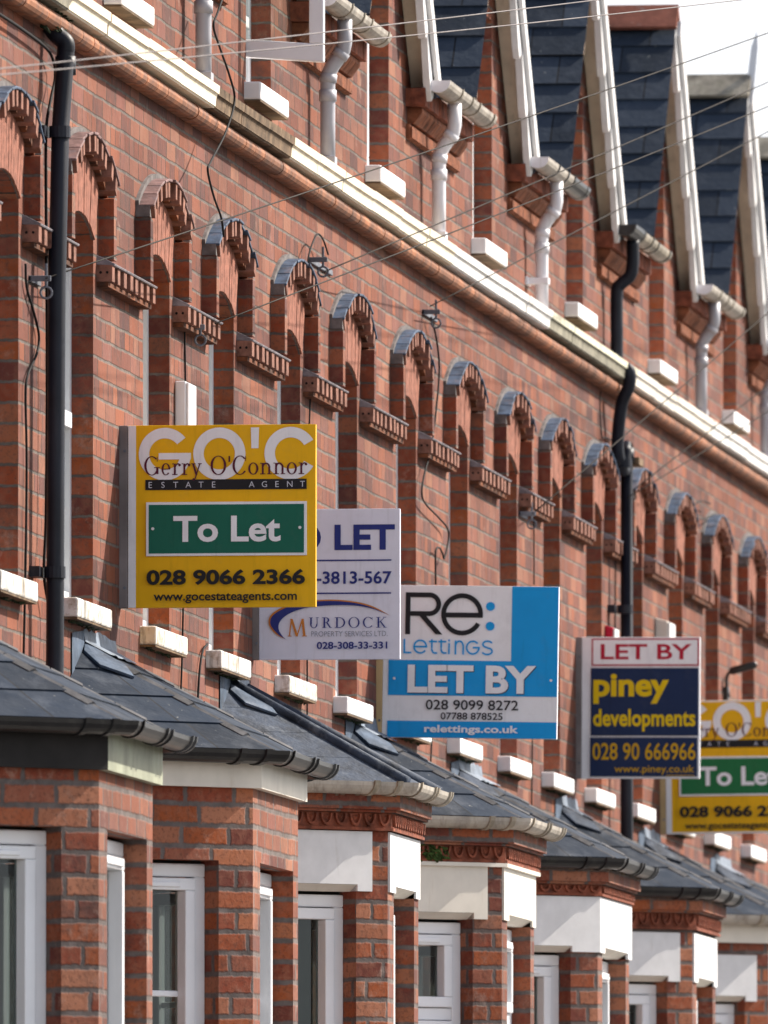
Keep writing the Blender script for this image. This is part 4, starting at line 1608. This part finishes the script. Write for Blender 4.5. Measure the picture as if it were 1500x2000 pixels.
        if ch == 'U':
            s.rect(a + h * .10, b - h, a + h * .10 + T, b - h * .35)
            s.ring(a + h * .40, b - h * .36, h * .30, h * .38, T * .8, t * 1.3, 180, 360)
            s.rect(a + h * .70 - t * 1.4, b - h, a + h * .70, b - h * .35)
            s.rect(a, b - h, a + h * .32, b - h + t)
            s.rect(a + h * .56, b - h, a + h * .82, b - h + t)
            return h * .85
        if ch == 'R':
            s.rect(a + h * .12, b - h, a + h * .12 + T, b)
            s.rect(a, b - t, a + h * .36, b)
            s.rect(a, b - h, a + h * .14, b - h + t)
            s.ring(a + h * .32, b - h * .745, h * .28, h * .255, T, t * 1.2, -90, 90)
            s.rect(a + h * .2, b - h, a + h * .34, b - h + t * 1.2)
            s.rect(a + h * .2, b - h * .53, a + h * .34, b - h * .49)
            s.line(a + h * .40, b - h * .5, a + h * .70, b, T)
            s.rect(a + h * .66, b - t, a + h * .84, b)
            return h * .82
        if ch == 'D':
            s.rect(a + h * .12, b - h, a + h * .12 + T, b)
            s.rect(a, b - t * 1.2, a + h * .4, b)
            s.rect(a, b - h, a + h * .4, b - h + t * 1.2)
            s.ring(a + h * .36, b - h * .5, h * .50, h * .5, T, t * 1.2, -90, 90)
            return h * .90
        if ch == 'K':
            s.rect(a + h * .12, b - h, a + h * .12 + T, b)
            s.rect(a, b - t, a + h * .36, b)
            s.rect(a, b - h, a + h * .36, b - h + t)
            s.line(a + h * .70, b - h, a + h * .26, b - h * .48, t * 1.6)
            s.line(a + h * .36, b - h * .58, a + h * .74, b, T)
            s.rect(a + h * .60, b - t, a + h * .90, b)
            s.rect(a + h * .56, b - h, a + h * .84, b - h + t)
            return h * .88
        return h * .4

    def serif_text(s, txt, a0, a1, base, h, gap=.06):
        """fit a serif line between a0 and a1"""
        tmp = Shape()
        x = 0
        for ch in txt:
            x += tmp.serif(ch, x, 0, h) + h * gap
        x -= h * gap
        k = (a1 - a0) / x
        return s.add([(a0 + p[0] * k, base + p[1]) for p in tmp.v], tmp.f) if False else s._merge(tmp, a0, base, k)

    def _merge(s, t, a0, base, k):
        o = len(s.v)
        k0 = s.k
        s.v += [(a0 + p[0] * k, base + p[1], k0 + p[2]) for p in t.v]
        s.f += [tuple(o + i for i in q) for q in t.f]
        s.k += t.k
        return s


class Board:
    """a flag board: pixel frame (u0,v0)-(u1,v1), standing square to the wall at depth y"""
    def __init__(s, u0, v0, u1, v1, up0, up1, vp0, vp1, tilt, label, boardmat, postmat, sc=1.0, src=None, group=None):
        s.src = src or (u0, v0, u1, v1)
        s.y = Yp((up0 + u0) / 2 if False else up0 + 1, 0.0, (v0 + v1) / 2)
        p = ony((u0 + u1) / 2, (v0 + v1) / 2, s.y)
        s.pm = (ony(u1, v0, s.y).x - ony(u0, v0, s.y).x) / (s.src[2] - s.src[0])     # metres per source pixel
        s.root = thing('letting_board', p, label, 'sign', group)
        s.root.rotation_euler = (0, R(tilt), 0)
        s.ca, s.cb = (s.src[0] + s.src[2]) / 2, (s.src[1] + s.src[3]) / 2
        s.lay = 0
        w, h = (s.src[2] - s.src[0]) * s.pm / 2, (s.src[3] - s.src[1]) * s.pm / 2
        s.mesh('board', MB().box(-w, w, 0, .028, -h, h), boardmat, bevel=.002)
        pw = (u0 - up0) / (u1 - u0) * 2 * w
        m = MB().box(-w - pw, -w - .0015, -.004, .044, -h * (1 if vp0 is None else 1) + 0, h)
        m2 = m
        s.mesh('post', m2, postmat, bevel=.003)
        sc_ = MB()
        for zz in (-h * .78, h * .72):
            sc_.tube([(-w - pw * .35, -.004, zz), (-w - pw * .35, -.007, zz)], .006, 10)
        s.mesh('screw', sc_, MAT['steel'])

    def mesh(s, name, mb, mat, bevel=0, fixn=True):
        me = bpy.data.meshes.new(name)
        me.from_pydata(mb.v, [], mb.f)
        if fixn:
            bm = bmesh.new(); bm.from_mesh(me)
            bmesh.ops.recalc_face_normals(bm, faces=bm.faces)
            bm.to_mesh(me); bm.free()
        me.materials.append(mat)
        o = bpy.data.objects.new(name, me)
        COL.objects.link(o)
        o.parent = s.root
        if bevel:
            bv = o.modifiers.new('bevel', 'BEVEL'); bv.width = bevel; bv.segments = 2
        return o

    def xz(s, a, b):
        return ((a - s.ca) * s.pm, (s.cb - b) * s.pm)

    def put(s, name, shape, mat, parent=None):
        """flat shape on the board's face, each call one layer higher"""
        s.lay += 1
        y0 = -.0008 - .0012 * s.lay
        vs = []
        for a, b, k in shape.v:
            x, z = s.xz(a, b)
            vs.append((x, y0 - k * .00004, z))
        me = bpy.data.meshes.new(name)
        me.from_pydata(vs, [], shape.f)
        me.materials.append(mat)
        bm = bmesh.new(); bm.from_mesh(me)
        for f in bm.faces:
            f.normal_update()
            if f.normal.y > 0:
                f.normal_flip()
        bm.to_mesh(me); bm.free()
        o = bpy.data.objects.new(name, me)
        COL.objects.link(o)
        o.parent = s.root
        return o

    def plate(s, name, a0, b0, a1, b1, mat, th=.004):
        """a thin separate sheet screwed on the face"""
        x0, z1 = s.xz(a0, b0)
        x1, z0 = s.xz(a1, b1)
        s.lay += 1
        y0 = -.0008 - .0012 * s.lay
        o = s.mesh(name, MB().box(x0, x1, y0 - th, -.0003, z0, z1), mat, bevel=.001)
        s.lay += int(math.ceil(th / .0012))
        return o

    def studs(s, pts, mat, r=.006):
        m = MB()
        y0 = -.0008 - .0012 * (s.lay + 1)
        for a, b in pts:
            x, z = s.xz(a, b)
            m.tube([(x, y0 + .002, z), (x, y0 - .004, z)], r, 12)
        s.mesh('stud', m, mat)
        s.lay += 2


YEL = paint('yellow_board', (.86, .475, .010, 1))
PWHITE = paint('white_board', (.86, .86, .89, 1))
GREEN_D = paint('dark_green_panel', (.012, .135, .090, 1))
GREEN_L = paint('green_panel', (.018, .17, .058, 1))
MAROON = paint('maroon_letters', (.10, .012, .035, 1))
INK = paint('black_letters', (.018, .018, .022, 1))
NAVY = paint('navy_letters', (.022, .035, .20, 1))
NAVYB = paint('navy_panel', (.012, .028, .085, 1))
ORANGE = paint('orange_letters', (.55, .20, .035, 1))
GREYL = paint('grey_letters', (.22, .24, .30, 1))
BLUE = paint('sky_blue_panel', (.010, .33, .76, 1))
RED = paint('red_letters', (.45, .012, .04, 1))
YLET = paint('yellow_letters', (.74, .52, .006, 1))
AMB = paint('amber_letters', (.62, .36, .010, 1))
LIL = paint('pale_lilac_board', (.70, .71, .83, 1))
LGREY = paint('pale_grey_letters', (.62, .64, .72, 1))


def yellow_board(B, green):
    sh = Shape
    B.put('white_margin', sh().rect(250.6, 831.4, 265.5, 1184.6), PWHITE)
    g = sh()
    g.ring(322, 887, 51, 51, 20.5, t0=38, t1=360)
    g.rect(310, 885, 373, 897.5)
    g.ring(428.5, 887, 51, 51, 20.5)
    g.poly([(490, 836.5), (506, 836.5), (505, 877), (491, 877)])
    g.ring(567.5, 887, 51, 51, 20.5, t0=30, t1=330)
    B.put('initials', g, PWHITE)
    B.put('strip', sh().rect(284, 936.7, 599, 956.7), INK)
    B.put('name_lettering', sh().serif_text("Gerry O'Connor", 282, 600, 927.7, 36), MAROON)
    B.put('trade_lettering', sh().text('ESTATE  AGENT', 294, 941.2, 591, 952.6, -.004, spread=1.0), LGREY)
    B.plate('panel_edge', 286, 980.5, 599.3, 1085, PWHITE, .003)
    B.put('panel', sh().rect(291.3, 985.7, 594.3, 1080), green)
    B.studs([(299.3, 1032), (586.5, 1031.5)], MAT['sill_clean'])
    B.put('offer_lettering', sh().text('To Let', 339.5, 1007.7, 549, 1058.5, .026), PWHITE)
    B.put('phone_lettering', sh().text('028 9066 2366', 287.3, 1111.5, 596.7, 1141.7, .035), INK)
    B.put('web_lettering', sh().text('www.gocestateagents.com', 301, 1157, 581, 1177.3, .022), INK)


b1 = Board(250, 831, 616.5, 1185, 232, 250, 832, 1183, 0.0, 'large yellow board with a dark green panel, in sharp focus, nearest of the letting boards', YEL, MAT['timber'], group='letting boards on the house fronts')
yellow_board(b1, GREEN_D)

b2 = Board(506, 995, 781, 1287, 492, 506, 995, 1287, 0.0, 'pale lilac board with a navy and orange swoosh, tucked behind the nearest yellow board', LIL, MAT['timber'], group='letting boards on the house fronts')
b2.put('offer_lettering', Shape().text('TO', 541, 1025.5, 627, 1075.3, .032), NAVY)
b2.put('offer_lettering', Shape().text('LET', 653.4, 1025.7, 771.3, 1075, .032), NAVY)
b2.put('rule', Shape().rect(522, 1093.6, 764.5, 1096.4).rect(522, 1157.4, 764, 1160.2), NAVY)
b2.put('phone_lettering', Shape().text('-3813-567', 618, 1116, 765, 1141, .02), NAVY)


def cr(pts, k=7):
    P = smooth_path([(a * .22667 + 480, b * .22667 + 960, 0) for a, b in pts], k)
    return [(p.x, p.y) for p in P]


out_o = cr([(365, 1278), (270, 1230), (212, 1165), (199, 1110), (222, 1055), (300, 1002), (420, 960), (570, 938), (760, 932), (950, 951), (1100, 992), (1252, 1074)])
out_n = cr([(350, 1272), (282, 1226), (226, 1163), (213, 1112), (238, 1062), (312, 1014), (430, 971), (575, 949), (760, 943), (948, 962), (1092, 1002), (1240, 1068)])
inn_n = cr([(350, 1272), (318, 1240), (290, 1195), (285, 1150), (303, 1108), (352, 1064), (440, 1022), (575, 992), (760, 980), (945, 984), (1092, 1012), (1240, 1068)])
b2.put('swoosh_edge', Shape().strip(out_o, out_n), ORANGE)
b2.put('swoosh', Shape().strip(out_n, inn_n), NAVY)
b2.put('initial', Shape().serif_text('M', 562.5, 601.5, 1242, 34), ORANGE)
b2.put('name_lettering', Shape().serif_text('URDOCK', 604, 756, 1226, 20.5, .22), NAVY)
b2.put('trade_lettering', Shape().text('PROPERTY SERVICES LTD.', 608.5, 1232.3, 757.5, 1242.6, -.006), GREYL)
b2.put('phone_lettering', Shape().text('028-308-33-331', 619.4, 1253, 757, 1267, .022), NAVY)

b3 = Board(748, 1145, 1089.5, 1441, 734, 748, 1290, 1440, 1.0, 'blue and white board with a large black round-lettered logo', PWHITE, MAT['pine'], group='letting boards on the house fronts')
cx3, cy3 = (748 + 1089.5) / 2, (1145 + 1441) / 2


def un(u, v):          # photograph pixel to the tilted board's own pixel
    a = -R(1.0)
    du, dv = u - cx3, v - cy3
    return (cx3 + du * math.cos(a) - dv * math.sin(a), cy3 + du * math.sin(a) + dv * math.cos(a))


def box3(u0, v0, u1, v1):
    c = un((u0 + u1) / 2, (v0 + v1) / 2)
    sl_ = math.sin(R(1.0)) * (u1 - u0)
    h = (v1 - v0) - sl_
    return (c[0] - (u1 - u0) / 2, c[1] - h / 2, c[0] + (u1 - u0) / 2, c[1] + h / 2)


def X3(x, y):
    return un(700 + x * .28, 1100 + y * .28)


b3.put('blue_block', Shape().rect(998.2, 1145.6, 1088.9, 1290.5), BLUE)
b3.put('blue_band', Shape().rect(759.0, 1290.5, 1088.9, 1359), BLUE)
b3.put('foot_band', Shape().rect(758.5, 1408.5, 1088.9, 1440.4), BLUE)
lg_ = Shape()
k3 = .28
o3 = X3(333, 203)
o3 = (o3[0] - 333 * k3, o3[1] - 203 * k3)


def L3(x, y):
    return (o3[0] + x * k3, o3[1] + y * k3)


def q3(s, *pts):
    s.poly([L3(*p) for p in pts])


q3(lg_, (332, 203), (366, 203), (366, 493), (332, 493))
q3(lg_, (360, 203), (500, 203), (500, 236), (360, 236))
q3(lg_, (360, 333), (500, 333), (500, 366), (360, 366))
c = L3(498, 284.5)
lg_.ring(c[0], c[1], 82 * k3, 81.5 * k3, 33 * k3, t0=-90, t1=90)
q3(lg_, (424, 360), (472, 360), (592, 493), (544, 493))
c = L3(727, 352)
lg_.ring(c[0], c[1], 146 * k3, 146 * k3, 33 * k3, t0=-9, t1=331, n=60)
q3(lg_, (600, 340), (872, 340), (871, 374), (600, 374))
b3.put('logo_lettering', lg_, INK)
dt = Shape()
for p in ((924, 295), (924, 432)):
    c = L3(*p)
    dt.disc(c[0], c[1], 31 * k3)
lt = dt
T_ = 12


def bar3(x0, y0, x1, y1):
    q3(lt, (x0, y0), (x1, y0), (x1, y1), (x0, y1))


def arc3(cx, cy, rx, ry, t0, t1):
    c = L3(cx, cy)
    lt.ring(c[0], c[1], rx * k3, ry * k3, T_ * k3, t0=t0, t1=t1, n=24)


bar3(322, 527, 322 + T_, 627); bar3(322, 615, 378, 627)
arc3(439, 579, 49, 50, 0, 325); bar3(394, 573, 488, 585)
for x in (500, 565):
    bar3(x + 14, 527, x + 14 + T_, 590); bar3(x, 537, x + 56, 549); arc3(x + 40, 592, 26, 36, 180, 275); bar3(x + 40, 616, x + 58, 628)
bar3(634, 552, 646, 629); bar3(634, 527, 646, 541)
bar3(679, 534, 691, 631); arc3(712, 577, 33, 45, 0, 180); bar3(733, 576, 745, 632)
arc3(806, 582, 49, 50, 40, 360); bar3(806, 576, 855, 588)
arc3(908, 558, 38, 28, 20, 270); arc3(906, 606, 41, 28, -160, 90)
b3.put('trade_lettering', lt, BLUE)
SHD = paint('letter_shadow', (.05, .07, .12, 1))
bb3 = box3(796.6, 1297.5, 1047, 1356)
b3.put('offer_shade', Shape().text('LET BY', bb3[0] + 1.6, bb3[1] + 1.6, bb3[2] + 1.6, bb3[3] + 1.6, .036), SHD)
b3.put('offer_lettering', Shape().text('LET BY', *bb3, .036), PWHITE)
b3.put('phone_lettering', Shape().text('028 9099 8272', *box3(832, 1365.5, 1012.5, 1388), .008), INK)
b3.put('mobile_lettering', Shape().text('07788 878525', *box3(861, 1390.5, 982, 1406.5), .012), INK)
b3.put('web_lettering', Shape().text('relettings.co.uk', *box3(829, 1414.5, 1012.5, 1436.5), .030), PWHITE)
b3.studs([un(770.6, 1324), un(1076.6, 1330)], MAT['sill_clean'])

b4 = Board(1136, 1245, 1366.7, 1520, 1124, 1136, 1247, 1518, 0.3, 'navy board with yellow lettering below a white strip lettered in red', PWHITE, MAT['timber'], group='letting boards on the house fronts')
b4.plate('offer_plate_edge', 1155.5, 1247.5, 1364.8, 1300.8, RED, .002)
b4.put('offer_plate', Shape().rect(1158.2, 1250.2, 1362, 1298), PWHITE)
b4.put('offer_lettering', Shape().text('LET BY', 1173, 1258.7, 1350.7, 1288.3, .018), RED)
b4.put('panel', Shape().rect(1154.2, 1305, 1364, 1436.8).rect(1153.2, 1440.2, 1362.8, 1516), NAVYB)
b4.put('name_lettering', Shape().text('piney', 1159, 1316.5, 1306.7, 1374.7, .034), YLET)
b4.put('trade_lettering', Shape().text('developments', 1159, 1385, 1358.7, 1428.8, .026), YLET)
b4.put('phone_lettering', Shape().text('028 90 666966', 1158, 1450.7, 1359, 1484, .010), AMB)
b4.put('web_lettering', Shape().text('www.piney.co.uk', 1201, 1494, 1356.5, 1512.5, .004), AMB)
b4.put('rule', Shape().rect(1301, 1513.2, 1357, 1514.4), AMB)

b5 = Board(1300, 1368, 1568.5, 1627, 1288, 1300, 1368, 1627, -0.5, 'smaller yellow board with a bright green panel, cut by the right edge', YEL, MAT['pine'], src=(250, 831, 616.5, 1185), group='letting boards on the house fronts')
b5.put('rim', Shape().rect(250.6, 831.4, 616, 835).rect(250.6, 1180.5, 616, 1184.6), PWHITE)
yellow_board(b5, GREEN_L)

# ------------------------------------------------------------------ boxes, lamp and brackets on the wall


def wall_box(name, u0, v0, u1, v1, um, label, cat, mat, front=None, hgt=.32, slope=0.0):
    """a box on the wall: um is the edge between its end (facing us) and its front"""
    a = onx(u0, v0, 0)
    d = ony(um, v0, a.y).x
    L = onx(u1, v0, d).y - a.y
    z1 = ony(um, v0, a.y).z
    z0 = z1 - hgt
    root = thing(name, (0, a.y, z0), label, cat)
    m = MB()
    m.hexa([(0.001, a.y, z0), (d, a.y, z0), (d, a.y + L, z0), (0.001, a.y + L, z0), (0.001, a.y, z1 + slope), (d, a.y, z1), (d, a.y + L, z1), (.001, a.y + L, z1 + slope)])
    obj('case', m, mat, root, bevel=.006)
    c = MB().box(d + .0005, d + .012, a.y + .004, a.y + L - .004, z0 + .006, z1 - .006)
    obj('cover', c, front or mat, root, bevel=.004)
    return root


wall_box('alarm_box', 341, 744, 378, 744, 363, 'plain white alarm box rising behind the nearest yellow board', 'alarm box', MAT['upvc'], hgt=.36)
wall_box('alarm_box', 1181, 1225, 1205, 1225, 1197, 'red and white alarm box left of the black downpipe, above the navy board', 'alarm box', RED, MAT['white'], hgt=.22, slope=.01)
ab = wall_box('alarm_box', 1279, 1213, 1315, 1213, 1304, 'cream alarm box right of the black downpipe, above the navy board', 'alarm box', MAT['cream_white'], MAT['white'], hgt=.24, slope=.02)

# security lamp on an arm
pA = onx(1420, 1352, .02)
lampy = pA.y
root = thing('wall_lamp', (0, lampy, pA.z), 'small black wall lamp on a bent arm above the far yellow board', 'lamp')
m = MB()
pts = [ony(u, v, lampy) for u, v in ((1424, 1362), (1420, 1345), (1419, 1325), (1424, 1313))]
m.tube(smooth_path(pts, 5), .010, 8)
obj('arm', m, MAT['black_plastic'], root, smooth=True)
m = MB()
a, b = ony(1424, 1312, lampy), ony(1479, 1297, lampy)
m.tube([a, a.lerp(b, .1), a.lerp(b, .9), b], [.012, .024, .022, .012], 10)
obj('lamp_head', m, MAT['black_plastic'], root, smooth=True)
obj('backplate', MB().box(0.0, .03, lampy - .05, lampy + .05, pA.z - .07, pA.z + .03), MAT['black_plastic'], root)


def cable_bracket(u, v, label, w=.42):
    c = onx(u, v, .02)
    root = thing('cable_bracket', (0, c.y, c.z), label, 'bracket', 'cable brackets on the wall')
    m = MB()
    m.box(.0, .012, c.y - .03, c.y + w, c.z - .012, c.z + .012)
    m.box(.0, .085, c.y - .03, c.y - .018, c.z - .011, c.z + .011)
    obj('plate', m, MAT['steel'], root, bevel=.003)
    e = MB()
    e.tube([(.06 + .022 * math.cos(t), c.y + .02, c.z - .05 + .022 * math.sin(t)) for t in [2 * math.pi * i / 14 for i in range(15)]], .005, 6)
    e.tube([(.06, c.y + .02, c.z + .06), (.06, c.y + .02, c.z - .03)], .006, 6)
    obj('eye', e, MAT['steel'], root)
    return root


cable_bracket(612, 508, 'grey steel bracket under a loop of cable, high on the wall right of centre', .75)
cable_bracket(834, 610, 'grey steel bracket under the cream cornice, with the long wavy cable hanging from it', .50)
cable_bracket(1022, 1004, 'small steel hook bracket under the arch, above the blue and white board', .28)
cable_bracket(68, 545, 'steel hook bracket on the pier left of the nearest black downpipe', .22)
cable_bracket(371, 640, 'steel hook bracket below the impost above the white alarm box', .16)

# ------------------------------------------------------------------ cables
PY = 80.0


def wire(start, ends, r, mat, label, sag=.0, group='overhead telephone wires', name='overhead_wire'):
    """from a wall point to the far pole beyond the right of the picture; ends = pixel it heads for at depth PY"""
    a = Vector(start)
    b = ony(ends[0], ends[1], PY)
    n = 24
    pts = []
    for i in range(n + 1):
        t = i / n
        p = a.lerp(b, t)
        p.z -= sag * 4 * t * (1 - t)
        pts.append(p)
    o = obj(name, MB().tube(pts, r, 6), MAT[mat], None, smooth=True, loc=tuple(a))
    o['label'] = label
    o['category'] = 'wire'
    o['group'] = group
    return o


def ext(u0, v0, u1, v1, u):
    return (u, v0 + (v1 - v0) * (u - u0) / (u1 - u0))


wire(onx(90, 543, .07), ext(530, 388, 1335, 100, 2550), .0030, 'cable_grey', 'wire from the hook left of the nearest black downpipe, highest of those leaving the wall', .06)
wire(onx(420, 632, .07), ext(640, 552, 1479, 203, 2550), .0030, 'cable_grey', 'wire from the hook above the white alarm box, passing over the blue arch caps', .05)
wire(onx(630, 532, .07), ext(630, 532, 1476, 160, 2550), .0030, 'cable_grey', 'wire from the bracket with a cable loop, crossing the cream cornice', .03)
wire(onx(840, 598, .07), ext(840, 598, 1481, 257, 2550), .0030, 'cable_grey', 'wire from the bracket under the cream cornice, with the wavy cable below it', .03)
wire(onx(1040, 1003, .07), ext(1175, 896, 1500, 608, 2550), .0030, 'cable_grey', 'wire from the hook under the arch above the blue board, crossing the far black downpipe', .04)
wire(onx(1230, 962, .10), ext(1319, 899, 1500, 755, 2550), .0030, 'cable_grey', 'upper of the two wires starting right of the far black downpipe', .02)
wire(onx(1226, 972, .10), ext(1415, 896, 1500, 837, 2550), .0030, 'cable_grey', 'lower of the two wires starting right of the far black downpipe', .05)
a1 = ony(-220, 158, 42)
wire(a1, ext(0, 124, 983, 2, 2550), .0028, 'cable_pale', 'upper of the pair of pale wires crossing the top left corner', .04)
a1 = ony(-220, 166, 42)
wire(a1, ext(0, 135, 1177, 5, 2550), .0028, 'cable_pale', 'lower of the pair of pale wires crossing the top left corner', .05)


def wall_cable(pix, x, r, label, mat='cable_black'):
    P = [onx(u, v, x) for u, v in pix]
    o = obj('wall_cable', MB().tube(smooth_path(P, 6), r, 6), MAT[mat], None, smooth=True, loc=tuple(P[0]))
    o['label'] = label
    o['category'] = 'cable'
    o['group'] = 'cables clipped to the wall'


wall_cable([(440, -20), (425, 25), (417, 52), (430, 95), (449, 150), (458, 197), (440, 260), (412, 315), (406, 335), (418, 385), (432, 425), (437, 462)], .14, .0048, 'loose black cable hanging over the bare brown length of cornice')
wall_cable([(50, 515), (52, 560), (66, 610), (76, 655), (72, 690), (55, 730), (50, 770), (52, 900), (50, 1100), (46, 1285)], .012, .005, 'black cable snaking down the pier left of the nearest black downpipe')
wall_cable([(-10, 22), (40, 55), (88, 92), (104, 118), (108, 150), (98, 200), (90, 260), (90, 420), (92, 700), (90, 1000), (86, 1120), (96, 1200), (92, 1300)], .03, .006, 'black cable running close beside the nearest black downpipe')
wall_cable([(360, 625), (361, 680), (362, 746)], .012, .0045, 'short straight black cable dropping to the white alarm box')
wall_cable([(358, 1180), (356, 1270), (353, 1360)], .010, .0042, 'thin vertical black cable below the nearest yellow board, between two white sills')
wall_cable([(405, 1258), (396, 1272), (390, 1310), (386, 1375)], .012, .0048, 'curled black cable beside the white sill under the lilac board')
wall_cable([(601, 1180), (600, 1300), (600, 1440)], .010, .0042, 'thin vertical black cable down the wall below the lilac board')
wall_cable([(607, 560), (602, 520), (604, 495), (614, 466), (622, 457), (632, 470), (641, 497)], .05, .0042, 'hoop of black cable over the bracket right of centre')
wall_cable([(606, 745), (606, 780), (604, 830)], .010, .0042, 'short black cable below an impost, above the right corner of the nearest yellow board')
wall_cable([(842, 620), (852, 660), (858, 720), (852, 800), (843, 870), (828, 930), (824, 965), (832, 985), (856, 1010), (874, 1032), (876, 1055), (868, 1090), (864, 1080), (858, 1070), (851, 1078), (851, 1142)], .03, .0046, 'long wavy black cable falling from the bracket to the blue and white board')
wall_cable([(844, 1430), (842, 1470), (840, 1540)], .010, .0042, 'thin vertical black cable under the blue and white board')
wall_cable([(1042, 1003), (1043, 1060), (1043, 1142)], .012, .0042, 'thin black cable dropping from the hook bracket to the top of the blue board')
wall_cable([(1040, 1440), (1039, 1520), (1038, 1590)], .010, .0042, 'thin black cable below the right end of the blue board')
wall_cable([(1173, 765), (1172, 800), (1175, 850), (1182, 855), (1196, 860)], .012, .0045, 'short dark cable ending in a clip left of the far black downpipe')
wall_cable([(1203, 860), (1200, 960), (1202, 1100), (1201, 1240)], .012, .005, 'dark cable running down just left of the far black downpipe')
wall_cable([(1352, 1000), (1358, 985), (1372, 978), (1388, 984)], .05, .0042, 'small curl of cable on the wall near the right edge, upper one')
wall_cable([(1352, 1008), (1368, 1014), (1384, 1010), (1396, 1004)], .05, .0042, 'small curl of cable on the wall near the right edge, lower one')
